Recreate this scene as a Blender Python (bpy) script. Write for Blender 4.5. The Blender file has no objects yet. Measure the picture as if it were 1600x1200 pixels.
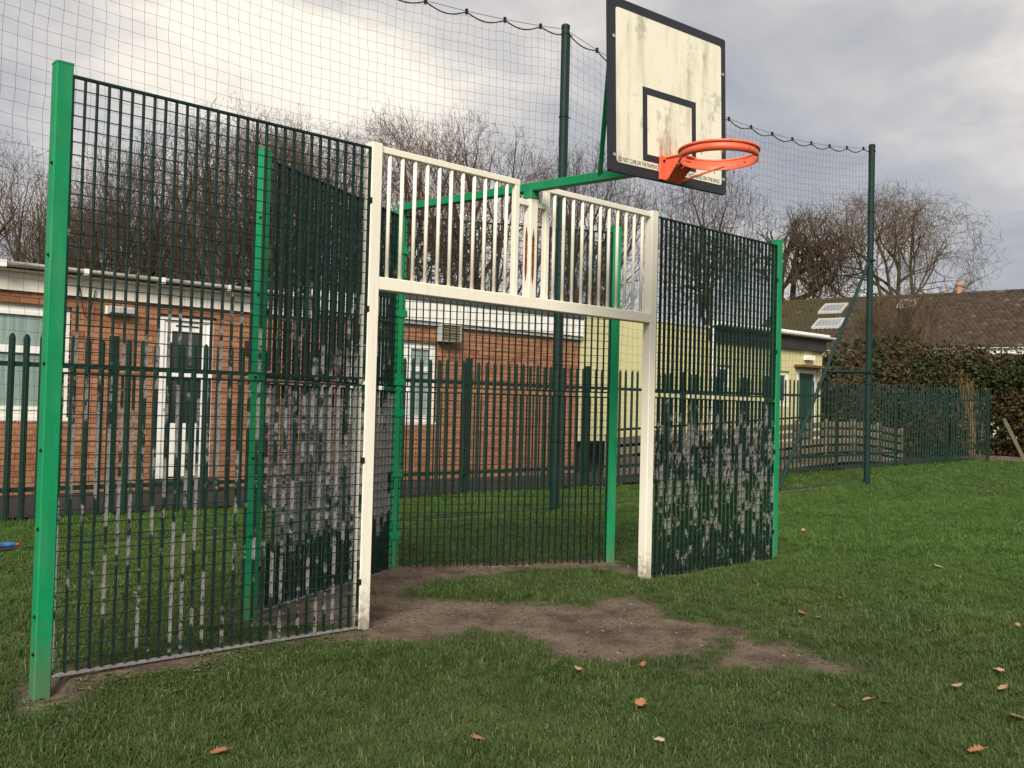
import bpy, math, random
import numpy as np
from mathutils import Matrix, Vector

R = math.radians
scene = bpy.context.scene
C = scene.collection

# ------------------------------------------------------------------ camera
# X runs along the goal line, Y away from the field, Z up (metres)
CAM = Vector((-4.692, -4.984, 1.3587))
PITCH, ROLL, YAW = R(1.471), R(1.4346), R(42.3966)
cam_d = bpy.data.cameras.new('camera')
cam_d.sensor_width = 36.0
cam_d.lens = 1500.46 / 1600 * 36
cam_d.clip_start = 0.05
cam_d.clip_end = 3000
cam = bpy.data.objects.new('camera', cam_d)
C.objects.link(cam)
_f = Vector((0, math.cos(PITCH), math.sin(PITCH)))
_u = Vector((0, -math.sin(PITCH), math.cos(PITCH)))
_r = Vector((1, 0, 0))
_rr = _r * math.cos(ROLL) + _u * math.sin(ROLL)
_uu = -_r * math.sin(ROLL) + _u * math.cos(ROLL)
_yaw = Matrix.Rotation(-YAW, 3, 'Z')
_rr, _uu, _ff = _yaw @ _rr, _yaw @ _uu, _yaw @ _f
cam.matrix_world = Matrix(((_rr.x, _uu.x, -_ff.x, CAM.x), (_rr.y, _uu.y, -_ff.y, CAM.y), (_rr.z, _uu.z, -_ff.z, CAM.z), (0, 0, 0, 1)))
scene.camera = cam
FWD = np.array([math.sin(YAW), math.cos(YAW)])

# ------------------------------------------------------------------ node helpers
def new_mat(name):
    m = bpy.data.materials.new(name)
    m.use_nodes = True
    nt = m.node_tree
    bsdf = nt.nodes['Principled BSDF']
    return m, nt, bsdf

def nd(nt, typ, props=None, **inp):
    n = nt.nodes.new(typ)
    for k, v in (props or {}).items():
        setattr(n, k, v)
    for k, v in inp.items():
        key = int(k[1:]) if k[0] == 'i' and k[1:].isdigit() else k.replace('_', ' ')
        s = n.inputs[key]
        if isinstance(v, bpy.types.NodeSocket):
            nt.links.new(v, s)
        else:
            s.default_value = v
    return n

def math_(nt, op, a, b=0.0, c=None, clamp=False):
    n = nd(nt, 'ShaderNodeMath', {'operation': op, 'use_clamp': clamp}, i0=a, i1=b)
    if c is not None:
        if isinstance(c, bpy.types.NodeSocket):
            nt.links.new(c, n.inputs[2])
        else:
            n.inputs[2].default_value = c
    return n.outputs[0]

def maprange(nt, v, a, b, c=0.0, d=1.0, smooth=True):
    n = nd(nt, 'ShaderNodeMapRange', {'interpolation_type': 'SMOOTHSTEP' if smooth else 'LINEAR'}, Value=v)
    n.inputs[1].default_value = a; n.inputs[2].default_value = b
    n.inputs[3].default_value = c; n.inputs[4].default_value = d
    return n.outputs[0]

def mixc(nt, fac, a, b):
    n = nt.nodes.new('ShaderNodeMix'); n.data_type = 'RGBA'
    for s, v in ((n.inputs[0], fac), (n.inputs[6], a), (n.inputs[7], b)):
        if isinstance(v, bpy.types.NodeSocket):
            nt.links.new(v, s)
        else:
            s.default_value = v if not isinstance(v, tuple) or len(v) == 4 else (*v, 1)
    return n.outputs[2]

def noise(nt, vec, scale, detail=4.0, rough=0.55, dims='3D', w=None):
    n = nd(nt, 'ShaderNodeTexNoise', {'noise_dimensions': dims})
    if vec is not None:
        nt.links.new(vec, n.inputs['Vector'])
    n.inputs['Scale'].default_value = scale
    n.inputs['Detail'].default_value = detail
    n.inputs['Roughness'].default_value = rough
    if w is not None:
        if isinstance(w, bpy.types.NodeSocket):
            nt.links.new(w, n.inputs['W'])
        else:
            n.inputs['W'].default_value = w
    return n.outputs['Fac']

def ramp(nt, v, stops, interp='LINEAR'):
    n = nd(nt, 'ShaderNodeValToRGB', Fac=v)
    cr = n.color_ramp; cr.interpolation = interp
    while len(cr.elements) < len(stops):
        cr.elements.new(0.5)
    for e, (p, c) in zip(cr.elements, stops):
        e.position = p
        e.color = (*c, 1) if isinstance(c, tuple) else (c, c, c, 1)
    return n.outputs['Color']

def mapping(nt, vec, scale=(1, 1, 1), loc=(0, 0, 0), rot=(0, 0, 0)):
    n = nd(nt, 'ShaderNodeMapping')
    nt.links.new(vec, n.inputs['Vector'])
    n.inputs['Scale'].default_value = scale
    n.inputs['Location'].default_value = loc
    n.inputs['Rotation'].default_value = rot
    return n.outputs[0]

def wpos(nt):
    return nt.nodes.new('ShaderNodeNewGeometry').outputs['Position']

def opos(nt):
    return nt.nodes.new('ShaderNodeTexCoord').outputs['Object']

def bump(nt, bsdf, h, strength=0.3, dist=0.01):
    b = nd(nt, 'ShaderNodeBump', Height=h)
    b.inputs['Strength'].default_value = strength
    b.inputs['Distance'].default_value = dist
    nt.links.new(b.outputs[0], bsdf.inputs['Normal'])

def setc(nt, bsdf, col, rough=None, spec=None, metal=None):
    for k, v in (('Base Color', col), ('Roughness', rough), ('Specular IOR Level', spec), ('Metallic', metal)):
        if v is None:
            continue
        if isinstance(v, bpy.types.NodeSocket):
            nt.links.new(v, bsdf.inputs[k])
        else:
            bsdf.inputs[k].default_value = (*v, 1) if isinstance(v, tuple) else v

# ------------------------------------------------------------------ sky, sun, exposure
SUN_DIR = Vector((-0.74, -0.67, 0.0)).normalized()
SUN_EL = R(36)
SUN = Vector((SUN_DIR.x * math.cos(SUN_EL), SUN_DIR.y * math.cos(SUN_EL), math.sin(SUN_EL)))
world = bpy.data.worlds.new('World')
scene.world = world
world.use_nodes = True
nt = world.node_tree
bg = nt.nodes['Background']
sky = nd(nt, 'ShaderNodeTexSky', {'sky_type': 'NISHITA', 'sun_disc': False, 'sun_elevation': SUN_EL,
                                 'sun_rotation': math.atan2(SUN_DIR.x, SUN_DIR.y), 'air_density': 1.0, 'dust_density': 2.0})
gen = nt.nodes.new('ShaderNodeTexCoord').outputs['Generated']
sep = nd(nt, 'ShaderNodeSeparateXYZ', Vector=gen)
zz = math_(nt, 'MAXIMUM', math_(nt, 'ADD', sep.outputs[2], 0.22), 0.05)
cx = math_(nt, 'DIVIDE', sep.outputs[0], zz)
cy = math_(nt, 'DIVIDE', sep.outputs[1], zz)
cv = nd(nt, 'ShaderNodeCombineXYZ', X=cx, Y=cy, Z=0.0).outputs[0]
cv = mapping(nt, cv, loc=(4.7, 0.4, 0.0))
warp = nd(nt, 'ShaderNodeTexNoise', Scale=1.1, Detail=3.0)
nt.links.new(cv, warp.inputs['Vector'])
wv = nd(nt, 'ShaderNodeVectorMath', {'operation': 'MULTIPLY_ADD'}, i0=warp.outputs['Color'], i1=(0.55, 0.55, 0.0))
nt.links.new(cv, wv.inputs[2])
n1 = noise(nt, wv.outputs[0], 1.45, 8.0, 0.54)
n2 = noise(nt, wv.outputs[0], 0.55, 3.0, 0.5)
cl = math_(nt, 'ADD', math_(nt, 'MULTIPLY', n1, 0.74), math_(nt, 'MULTIPLY', n2, 0.30))
ccol = ramp(nt, cl, [(0.33, (1.95, 2.02, 2.25)), (0.43, (2.50, 2.54, 2.74)), (0.505, (3.25, 3.20, 3.26)), (0.565, (4.3, 4.05, 3.8)), (0.65, (6.6, 6.05, 5.15))], 'LINEAR')
mx = mixc(nt, 0.93, sky.outputs[0], ccol)
nt.links.new(mx, bg.inputs['Color'])
bg.inputs['Strength'].default_value = 0.1

sun_d = bpy.data.lights.new('sun', 'SUN')
sun_d.energy = 2.9
sun_d.angle = R(28)
sun_d.color = (1.0, 0.94, 0.85)
sun = bpy.data.objects.new('sun', sun_d)
C.objects.link(sun)
sun.rotation_euler = (-SUN).to_track_quat('-Z', 'Y').to_euler()
sun.location = (0, 0, 30)

scene.view_settings.view_transform = 'Standard'
scene.view_settings.look = 'None'
scene.view_settings.gamma = 1.0
scene.view_settings.exposure = 0.80
scene.cycles.max_bounces = 6
scene.cycles.use_denoising = True

# ------------------------------------------------------------------ mesh helpers
class MB:
    def __init__(self):
        self.v = []; self.f = []; self.n = 0
    def add(self, verts, faces):
        verts = np.asarray(verts, float)
        o = self.n
        self.v.append(verts); self.n += len(verts)
        self.f.extend([tuple(i + o for i in q) for q in faces])
        return self
    def box(self, x0, x1, y0, y1, z0, z1):
        v = [(x, y, z) for z in (z0, z1) for y in (y0, y1) for x in (x0, x1)]
        return self.add(v, [(0, 2, 3, 1), (4, 5, 7, 6), (0, 1, 5, 4), (2, 6, 7, 3), (0, 4, 6, 2), (1, 3, 7, 5)])
    def prism(self, prof, p0, p1, up=(0, 0, 1)):
        """closed profile (a, b) swept from p0 to p1; a along side, b along up"""
        p0 = np.array(p0, float); p1 = np.array(p1, float)
        d = p1 - p0; d /= np.linalg.norm(d)
        up = np.array(up, float)
        side = np.cross(d, up); side /= np.linalg.norm(side)
        upv = np.cross(side, d)
        n = len(prof)
        vs = [p + side * a + upv * b for p in (p0, p1) for a, b in prof]
        fs = [(i, (i + 1) % n, n + (i + 1) % n, n + i) for i in range(n)]
        fs += [tuple(reversed(range(n))), tuple(range(n, 2 * n))]
        return self.add(vs, fs)
    def bar(self, p0, p1, w, h, c=0.004, up=(0, 0, 1)):
        a, b = w / 2, h / 2
        c = min(c, a * .9, b * .9)
        prof = [(-a + c, -b), (a - c, -b), (a, -b + c), (a, b - c), (a - c, b), (-a + c, b), (-a, b - c), (-a, -b + c)]
        return self.prism(prof, p0, p1, up)
    def rod(self, p0, p1, r, n=8, up=None):
        p0 = np.array(p0, float); p1 = np.array(p1, float)
        d = p1 - p0
        if up is None:
            up = (0, 0, 1) if abs(d[2]) < .9 * np.linalg.norm(d) else (0, 1, 0)
        prof = [(r * math.cos(2 * math.pi * k / n), r * math.sin(2 * math.pi * k / n)) for k in range(n)]
        return self.prism(prof, p0, p1, up)
    def tube(self, pts, rad, n=8, closed=False):
        pts = np.asarray(pts, float); m = len(pts)
        rad = np.full(m, rad) if np.isscalar(rad) else np.asarray(rad)
        tan = np.gradient(pts, axis=0)
        if closed:
            tan = np.roll(pts, -1, 0) - np.roll(pts, 1, 0)
        tan /= np.linalg.norm(tan, axis=1)[:, None] + 1e-12
        ref = np.array([0, 0, 1.]) if np.mean(np.abs(tan[:, 2])) < .8 else np.array([1., 0, 0])
        s = np.cross(tan, ref); s /= np.linalg.norm(s, axis=1)[:, None] + 1e-12
        u = np.cross(s, tan)
        a = np.arange(n) * 2 * math.pi / n
        V = pts[:, None] + rad[:, None, None] * (np.cos(a)[None, :, None] * s[:, None] + np.sin(a)[None, :, None] * u[:, None])
        fs = []
        for i in range(m if closed else m - 1):
            j = (i + 1) % m
            fs += [(i * n + k, i * n + (k + 1) % n, j * n + (k + 1) % n, j * n + k) for k in range(n)]
        if not closed:
            fs += [tuple(reversed(range(n))), tuple(range((m - 1) * n, m * n))]
        return self.add(V.reshape(-1, 3), fs)
    def lathe(self, prof, n=24, origin=(0, 0, 0)):
        """profile of (r, z), closed loop when first == last"""
        m = len(prof)
        vs = [(origin[0] + r * math.cos(2 * math.pi * k / n), origin[1] + r * math.sin(2 * math.pi * k / n), origin[2] + z) for r, z in prof for k in range(n)]
        fs = [(i * n + k, i * n + (k + 1) % n, (i + 1) * n + (k + 1) % n, (i + 1) * n + k) for i in range(m - 1) for k in range(n)]
        return self.add(vs, fs)
    def mesh(self, name, mat=None, smooth=False):
        me = bpy.data.meshes.new(name)
        v = np.concatenate(self.v) if self.v else np.zeros((0, 3))
        me.from_pydata(v.tolist(), [], self.f)
        if mat:
            me.materials.append(mat)
        if smooth:
            me.shade_smooth()
        me.update()
        return me
    def build(self, name, mat, parent=None, smooth=False, loc=None, rotz=0.0):
        return put(name, self.mesh(name, mat, smooth), parent, loc, rotz)

def put(name, me, parent=None, loc=None, rotz=0.0):
    o = bpy.data.objects.new(name, me)
    C.objects.link(o)
    if parent is not None:
        o.parent = parent
    if loc is not None:
        o.location = loc
    if rotz:
        o.rotation_euler = (0, 0, rotz)
    return o

def tag(o, label, cat, group=None):
    o['label'] = label; o['category'] = cat
    if group:
        o['group'] = group
    return o

def thing(name, label, cat, loc=(0, 0, 0), rotz=0.0, group=None):
    return tag(put(name, None, None, loc, rotz), label, cat, group)

def struct(o):
    o['kind'] = 'structure'; return o

def stuff(o):
    o['kind'] = 'stuff'; return o

def sticks(P0, P1, r0, r1, n=3):
    """many tapered prisms at once (numpy) -> verts, faces arrays"""
    P0 = np.asarray(P0, float); P1 = np.asarray(P1, float)
    m = len(P0)
    d = P1 - P0; d /= np.linalg.norm(d, axis=1)[:, None] + 1e-12
    ref = np.where(np.abs(d[:, 2:3]) < .8, np.array([[0, 0, 1.]]), np.array([[1., 0, 0]]))
    s = np.cross(d, ref); s /= np.linalg.norm(s, axis=1)[:, None] + 1e-12
    u = np.cross(s, d)
    r0 = np.broadcast_to(np.asarray(r0, float), (m,)); r1 = np.broadcast_to(np.asarray(r1, float), (m,))
    a = np.arange(n) * 2 * math.pi / n
    ring = np.cos(a)[None, :, None] * s[:, None] + np.sin(a)[None, :, None] * u[:, None]
    V = np.concatenate([P0[:, None] + ring * r0[:, None, None], P1[:, None] + ring * r1[:, None, None]], 1).reshape(-1, 3)
    base = (np.arange(m) * 2 * n)[:, None]
    F = []
    for k in range(n):
        k2 = (k + 1) % n
        F.append(np.concatenate([base + k, base + k2, base + n + k2, base + n + k], 1))
    F = np.stack(F, 1).reshape(-1, 4)
    return V, F

def np_mesh(name, V, F, mat, smooth=False):
    me = bpy.data.meshes.new(name)
    V = np.ascontiguousarray(V, np.float32); F = np.ascontiguousarray(F, np.int32)
    k = F.shape[1]
    me.vertices.add(len(V)); me.vertices.foreach_set('co', V.ravel())
    me.loops.add(F.size); me.loops.foreach_set('vertex_index', F.ravel())
    me.polygons.add(len(F)); me.polygons.foreach_set('loop_start', np.arange(0, F.size, k, dtype=np.int32))
    me.polygons.foreach_set('loop_total', np.full(len(F), k, np.int32))
    me.materials.append(mat)
    if smooth:
        me.polygons.foreach_set('use_smooth', np.ones(len(F), bool))
    me.update(calc_edges=True)
    return me

# cheap value noise for shapes
def vnoise(x, y, seed=0):
    x = np.asarray(x, float); y = np.asarray(y, float)
    xi = np.floor(x).astype(np.int64); yi = np.floor(y).astype(np.int64)
    fx = x - xi; fy = y - yi
    fx = fx * fx * (3 - 2 * fx); fy = fy * fy * (3 - 2 * fy)
    def h(a, b):
        q = (a * 374761393 + b * 668265263 + seed * 974711) & 0x7fffffff
        q = ((q ^ (q >> 13)) * 1274126177) & 0x7fffffff
        return ((q ^ (q >> 16)) & 0xffff) / 65535.0
    return (h(xi, yi) * (1 - fx) + h(xi + 1, yi) * fx) * (1 - fy) + (h(xi, yi + 1) * (1 - fx) + h(xi + 1, yi + 1) * fx) * fy

def fbm(x, y, seed=0, o=3):
    s = 0; a = 1; t = 0
    for k in range(o):
        s = s + a * vnoise(x * 2 ** k, y * 2 ** k, seed + k * 17); t += a; a *= .5
    return s / t

# ------------------------------------------------------------------ ground shape
GY = [0, 3.0, 4.7, 6, 8, 12.7, 18.4, 23.4, 27.3, 34, 60, 3000]
GZ = [-.18, -.15, -.09, -.014, .03, .05, .10, .19, .255, .33, .4, .4]
def ground_z(x, y):
    d = (np.asarray(x, float) - CAM.x) * FWD[0] + (np.asarray(y, float) - CAM.y) * FWD[1]
    return np.interp(d, GY, GZ)

DIRT = [
 [(-1.46,-0.19),(-1.28,-0.41),(-1.06,-0.5),(-0.8,-0.45),(-0.7,-0.61),(-0.71,-0.93),(-0.82,-1.14),(-0.59,-1.4),(-0.38,-1.5),(-0.13,-1.56),(0.07,-1.57),(0.28,-1.63),(0.57,-1.48),(0.52,-1.24),(0.5,-0.95),(0.69,-0.69),(0.76,-0.36),(0.54,-0.25),(0.3,-0.38),(0.09,-0.2),(-0.13,0.09),(-0.4,0.33),(-0.52,0.62),(-0.43,0.83),(0.03,0.88),(0.74,0.76),(1.18,0.6),(1.32,0.36),(1.33,0.02),(1.66,0.23),(1.89,0.8),(1.02,1.21),(0.02,1.63),(-0.32,1.6),(-1.37,1.31),(-1.86,0.62),(-1.44,0.03)],
 [(-0.47,-1.71),(-0.2,-1.77),(0.10,-1.70),(0.16,-1.58),(0.32,-1.60),(0.34,-1.72),(0.52,-1.85),(0.47,-2.03),(0.45,-2.28),(0.27,-2.23),(0.13,-1.97),(-0.14,-1.89),(-0.38,-1.84)],
 [(-3.26,0.12),(-3.36,-0.14),(-3.22,-0.22),(-2.98,-0.14),(-2.48,-0.12),(-2.02,-0.09),(-1.63,-0.14),(-1.42,-0.19),(-1.27,0.15),(-1.95,0.19),(-2.48,0.29),(-2.9,0.35),(-3.12,0.26)],
 [(1.22,0.04),(1.27,-0.12),(2.05,-0.08),(2.88,-0.10),(3.52,-0.06),(3.52,0.14),(2.42,0.14),(1.63,0.12)],
 [(24.0,4.2),(23.4,5.6),(23.8,7.5),(30,8),(30,2),(26,2.6)],
]
def sdf_poly(x, y, poly):
    x = x.ravel(); y = y.ravel()
    d = np.full(x.shape, 1e9); inside = np.zeros(x.shape, bool)
    m = len(poly)
    for i in range(m):
        ax, ay = poly[i]; bx, by = poly[(i + 1) % m]
        ex, ey = bx - ax, by - ay
        t = np.clip(((x - ax) * ex + (y - ay) * ey) / (ex * ex + ey * ey), 0, 1)
        d = np.minimum(d, np.hypot(x - ax - t * ex, y - ay - t * ey))
        c = ((ay > y) != (by > y)) & (x < (bx - ax) * (y - ay) / (by - ay + 1e-12) + ax)
        inside ^= c
    return np.where(inside, -d, d)

def dirt_mask(x, y):
    """1 on bare soil, 0 on lawn"""
    x = np.asarray(x, float); y = np.asarray(y, float); sh = x.shape
    wob = (fbm(x * 5, y * 5, 3) - .5) * .30 + (fbm(x * 19, y * 19, 9) - .5) * .14
    best = np.full(x.size, 1e9)
    for p in DIRT:
        best = np.minimum(best, sdf_poly(x, y, p))
    best = best.reshape(sh) + wob * .8
    m = np.clip(.5 - best / .20, 0, 1)
    # worn slot under the net
    line = np.abs(y - 3.95 - (fbm(x * 1.2, y * 0, 5) - .5) * .25) - .03 - .07 * fbm(x * 3, y * 3, 21)
    m = np.maximum(m, np.clip(.5 - line / .08, 0, 1) * (x < 12.9) * .9)
    return m

def axis(fine0, fine1, step, mid0, mid1, mstep, far):
    a = np.arange(fine0, fine1 + 1e-6, step)
    l = np.arange(fine0 - mstep, mid0, -mstep)[::-1]
    r = np.arange(fine1 + mstep, mid1, mstep)
    lo = -np.geomspace(-(l[0]) + 3, far, 12)[::-1]
    hi = np.geomspace(r[-1] + 3, far, 12)
    return np.concatenate([lo, l, a, r, hi])

gx = axis(-4.6, 4.2, .05, -14, 40, .5, 1500.0)
gy = axis(-4.2, 4.4, .05, -12, 34, .5, 1500.0)
GX, GYY = np.meshgrid(gx, gy)
DM = dirt_mask(GX, GYY)
near = np.clip(1 - np.hypot(GX, GYY) / 60, 0, 1)
GZZ = ground_z(GX, GYY) + near * ((fbm(GX * 1.3, GYY * 1.3, 1) - .5) * .035 + (fbm(GX * 7, GYY * 7, 2) - .5) * .016) - DM * .014 + near * DM * ((fbm(GX * 9, GYY * 9, 51) - .5) * .030 + (vnoise(GX * 21, GYY * 21, 52) - .5) * .012)
# soil kicked up against the left panel
GZZ += np.where((GX > -3.1) & (GX < -1.3), np.exp(-(GYY / .16) ** 2), 0) * np.clip(-.012 - GZZ, 0, .07)
nx, ny = len(gx), len(gy)
V = np.stack([GX.ravel(), GYY.ravel(), GZZ.ravel()], 1)
ii = (np.arange(ny - 1)[:, None] * nx + np.arange(nx - 1)[None]).ravel()
F = np.stack([ii, ii + 1, ii + nx + 1, ii + nx], 1)

m_ground, nt, b = new_mat('lawn_soil')
at = nd(nt, 'ShaderNodeAttribute', {'attribute_name': 'dirt'}).outputs['Fac']
P = wpos(nt)
g1 = noise(nt, P, 0.8, 5.0); g2 = noise(nt, P, 60.0, 4.0, .7); g3 = noise(nt, P, 9.0, 4.0, .6)
gcol = ramp(nt, g3, [(.3, (.026, .036, .011)), (.5, (.042, .064, .017)), (.7, (.066, .094, .025))])
gcol = mixc(nt, maprange(nt, g2, .35, .75), gcol, (.05, .075, .02))
d1 = noise(nt, P, 2.6, 6.0, .6); d2 = noise(nt, P, 45.0, 6.0, .75)
dcol = ramp(nt, d1, [(.28, (.068, .047, .033)), (.40, (.125, .090, .063)), (.50, (.205, .151, .107)), (.70, (.285, .215, .153))])
dcol = mixc(nt, maprange(nt, d2, .45, .75, 0, .6), dcol, (.030, .021, .016))
vor = nd(nt, 'ShaderNodeTexVoronoi', Vector=P, Scale=42.0)
dcol = mixc(nt, maprange(nt, vor.outputs['Distance'], .16, .08, 0, .5), dcol, (.17, .145, .12))
setc(nt, b, mixc(nt, at, gcol, dcol), .92, .2)
bump(nt, b, math_(nt, 'ADD', math_(nt, 'MULTIPLY', d2, 1.4), math_(nt, 'MULTIPLY', noise(nt, P, 14.0, 5, .65), 2.0)), 1.0, .03)
me = np_mesh('ground', V, F, m_ground, True)
a = me.attributes.new('dirt', 'FLOAT', 'POINT'); a.data.foreach_set('value', DM.ravel().astype(np.float32))
struct(put('ground', me))

# tarmac between fence and school
m_tar, nt, b = new_mat('tarmac')
P = wpos(nt)
setc(nt, b, ramp(nt, noise(nt, P, 70, 4, .7), [(.3, (.022, .020, .019)), (.7, (.060, .054, .050))]), .9, .3)
bump(nt, b, noise(nt, P, 120, 3), .5, .004)
xs = np.concatenate([np.arange(-9, 23.1, .5)]); ys = np.array([6.05, 6.5, 7.0, 7.5, 8.05])
PX, PY_ = np.meshgrid(xs, ys)
V = np.stack([PX.ravel(), PY_.ravel(), (ground_z(PX, PY_) + .035).ravel()], 1)
ii = (np.arange(len(ys) - 1)[:, None] * len(xs) + np.arange(len(xs) - 1)[None]).ravel()
struct(put('tarmac_path', np_mesh('tarmac_path', V, np.stack([ii, ii + 1, ii + len(xs) + 1, ii + len(xs)], 1), m_tar)))

# ------------------------------------------------------------------ paint and metal materials
def paint(name, col, rough=.4, var=.12, chip=None, chip_amt=.0, mud=0.0, grime=0.0, fade=0.0):
    m, nt, b = new_mat(name)
    P = wpos(nt)
    n = noise(nt, P, 5, 5, .6); n2 = noise(nt, P, 38, 4, .6)
    lo = tuple(c * (1 - var) for c in col); hi = tuple(min(1, c * (1 + var * .6)) for c in col)
    c = ramp(nt, n, [(.3, lo), (.7, hi)])
    if fade:
        k = maprange(nt, noise(nt, mapping(nt, P, (4, 4, 1.3)), 1.0, 5, .6), .48, .72, 0, fade)
        c = mixc(nt, k, c, tuple(.5 * q + .5 * .30 for q in col))
    if grime:
        st = noise(nt, mapping(nt, P, (60, 60, 2.2)), 1.0, 5, .65)
        c = mixc(nt, math_(nt, 'MULTIPLY', maprange(nt, math_(nt, 'ADD', math_(nt, 'MULTIPLY', st, .6), math_(nt, 'MULTIPLY', n, .4)), .52, .68), grime), c, tuple(q * .35 + .012 for q in col))
        sc_ = noise(nt, mapping(nt, P, (150, 150, 9)), 1.0, 4, .7)
        c = mixc(nt, maprange(nt, math_(nt, 'ADD', math_(nt, 'MULTIPLY', sc_, .6), math_(nt, 'MULTIPLY', n, .4)), .66, .69, 0, grime), c, tuple(q * .25 + .01 for q in col))
    if chip:
        msk = maprange(nt, math_(nt, 'ADD', math_(nt, 'MULTIPLY', n2, .75), math_(nt, 'MULTIPLY', n, .25)), chip_amt, chip_amt + .02)
        c = mixc(nt, msk, c, chip)
    if mud:
        s = nd(nt, 'ShaderNodeSeparateXYZ', Vector=P).outputs[2]
        k = math_(nt, 'MULTIPLY', maprange(nt, math_(nt, 'ADD', s, math_(nt, 'MULTIPLY', n2, -.55)), .04, -.34), mud)
        c = mixc(nt, k, c, (.13, .09, .06))
    setc(nt, b, c, math_(nt, 'ADD', math_(nt, 'MULTIPLY', n2, .3), rough - .1), .24)
    bump(nt, b, n2, .08, .003)
    return m

M_GREEN = paint('bright_green_paint', (.004, .225, .082), .5, .14, (.02, .05, .03), .69, .45, .5, .20)
M_ARM = paint('green_arm_paint', (.004, .205, .075), .5, .14, (.03, .05, .03), .69, 0, .4, .25)
M_CREAM = paint('cream_paint', (.78, .735, .61), .5, .05, (.16, .07, .035), .690, .8, .20, 0)
M_DARK = paint('dark_green_coating', (.010, .036, .026), .42, .15)
M_PALE = paint('palisade_green', (.007, .028, .019), .55, .18, (.10, .12, .11), .69)
M_POLE = paint('net_pole_green', (.006, .026, .022), .5, .18, (.22, .23, .22), .70)
M_BLACK = paint('black_fitting', (.012, .013, .013), .5, .2)
M_WHITE = paint('white_upvc', (.80, .78, .72), .35, .04)
M_BOLT = paint('zinc_bolt', (.35, .35, .34), .4, .2)

# cream centre post with two long rust runs
m, nt, b = new_mat('cream_rusted'); M_RUST = m
P = opos(nt)
sp = nd(nt, 'ShaderNodeSeparateXYZ', Vector=P)
n2 = noise(nt, P, 40, 5, .65)
def run(axis_, at_, z0, z1):
    dz = maprange(nt, math_(nt, 'ABSOLUTE', math_(nt, 'SUBTRACT', sp.outputs[2], (z0 + z1) / 2)), (z1 - z0) / 2, 0, 0, 1, False)
    w = math_(nt, 'MULTIPLY', dz, .034)
    dx = math_(nt, 'ABSOLUTE', math_(nt, 'SUBTRACT', sp.outputs[axis_], at_))
    dx = math_(nt, 'ADD', dx, math_(nt, 'MULTIPLY', math_(nt, 'SUBTRACT', n2, .5), .008))
    return math_(nt, 'LESS_THAN', dx, math_(nt, 'MINIMUM', w, .0125))
k = math_(nt, 'MAXIMUM', run(0, -.004, .08, .50), run(1, .0, .10, .52))
topr = maprange(nt, math_(nt, 'ADD', sp.outputs[2], math_(nt, 'MULTIPLY', n2, .12)), .72, .80)
k = math_(nt, 'MAXIMUM', k, math_(nt, 'MULTIPLY', topr, .7))
base = ramp(nt, noise(nt, P, 6, 4), [(.3, (.72, .68, .56)), (.7, (.79, .745, .62))])
setc(nt, b, mixc(nt, k, base, ramp(nt, n2, [(.35, (.11, .022, .010)), (.65, (.26, .075, .025))])), .5, .35)

# dark green mesh whose coating has flaked off to bare galvanised steel
def peel(name, stops, bar_w=.5, patch=(9.0, 1.6), patch_w=.9, thr=.62, seed=0.0):
    m, nt, b = new_mat(name)
    P = wpos(nt)
    sp = nd(nt, 'ShaderNodeSeparateXYZ', Vector=P)
    rnd = nd(nt, 'ShaderNodeObjectInfo').outputs['Random']
    prof = ramp(nt, math_(nt, 'DIVIDE', sp.outputs[2], 3.0), stops)
    pn = noise(nt, mapping(nt, P, (patch[0], patch[0], patch[1]), (seed, seed * .7, seed * .3)), 1.0, 4, .6)
    # each bar flakes at its own heights
    bz = nd(nt, 'ShaderNodeCombineXYZ', X=math_(nt, 'MULTIPLY', rnd, 97.0), Y=seed, Z=math_(nt, 'MULTIPLY', sp.outputs[2], 2.1)).outputs[0]
    bn = noise(nt, bz, 1.0, 5, .68)
    fine = noise(nt, mapping(nt, P, (160, 160, 34)), 1.0, 5, .72)
    v = math_(nt, 'ADD', math_(nt, 'MULTIPLY', math_(nt, 'SUBTRACT', pn, .5), patch_w), math_(nt, 'MULTIPLY', math_(nt, 'SUBTRACT', bn, .5), bar_w * 2))
    v = math_(nt, 'ADD', v, math_(nt, 'MULTIPLY', math_(nt, 'SUBTRACT', fine, .5), .42))
    v = math_(nt, 'ADD', v, nd(nt, 'ShaderNodeSeparateColor', Color=prof).outputs[0])
    k = maprange(nt, v, thr, thr + .02, 0, 1, False)
    zinc = ramp(nt, noise(nt, P, 55, 4, .7), [(.3, (.10, .098, .090)), (.5, (.185, .18, .17)), (.72, (.265, .26, .25))])
    green = ramp(nt, noise(nt, P, 12, 4), [(.3, (.004, .016, .012)), (.7, (.008, .027, .020))])
    setc(nt, b, mixc(nt, k, green, zinc), mixc(nt, k, (.5, .5, .5), (.75, .75, .75)), .22)
    bump(nt, b, math_(nt, 'SUBTRACT', 1.0, k), .4, .002)
    return m

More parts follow.
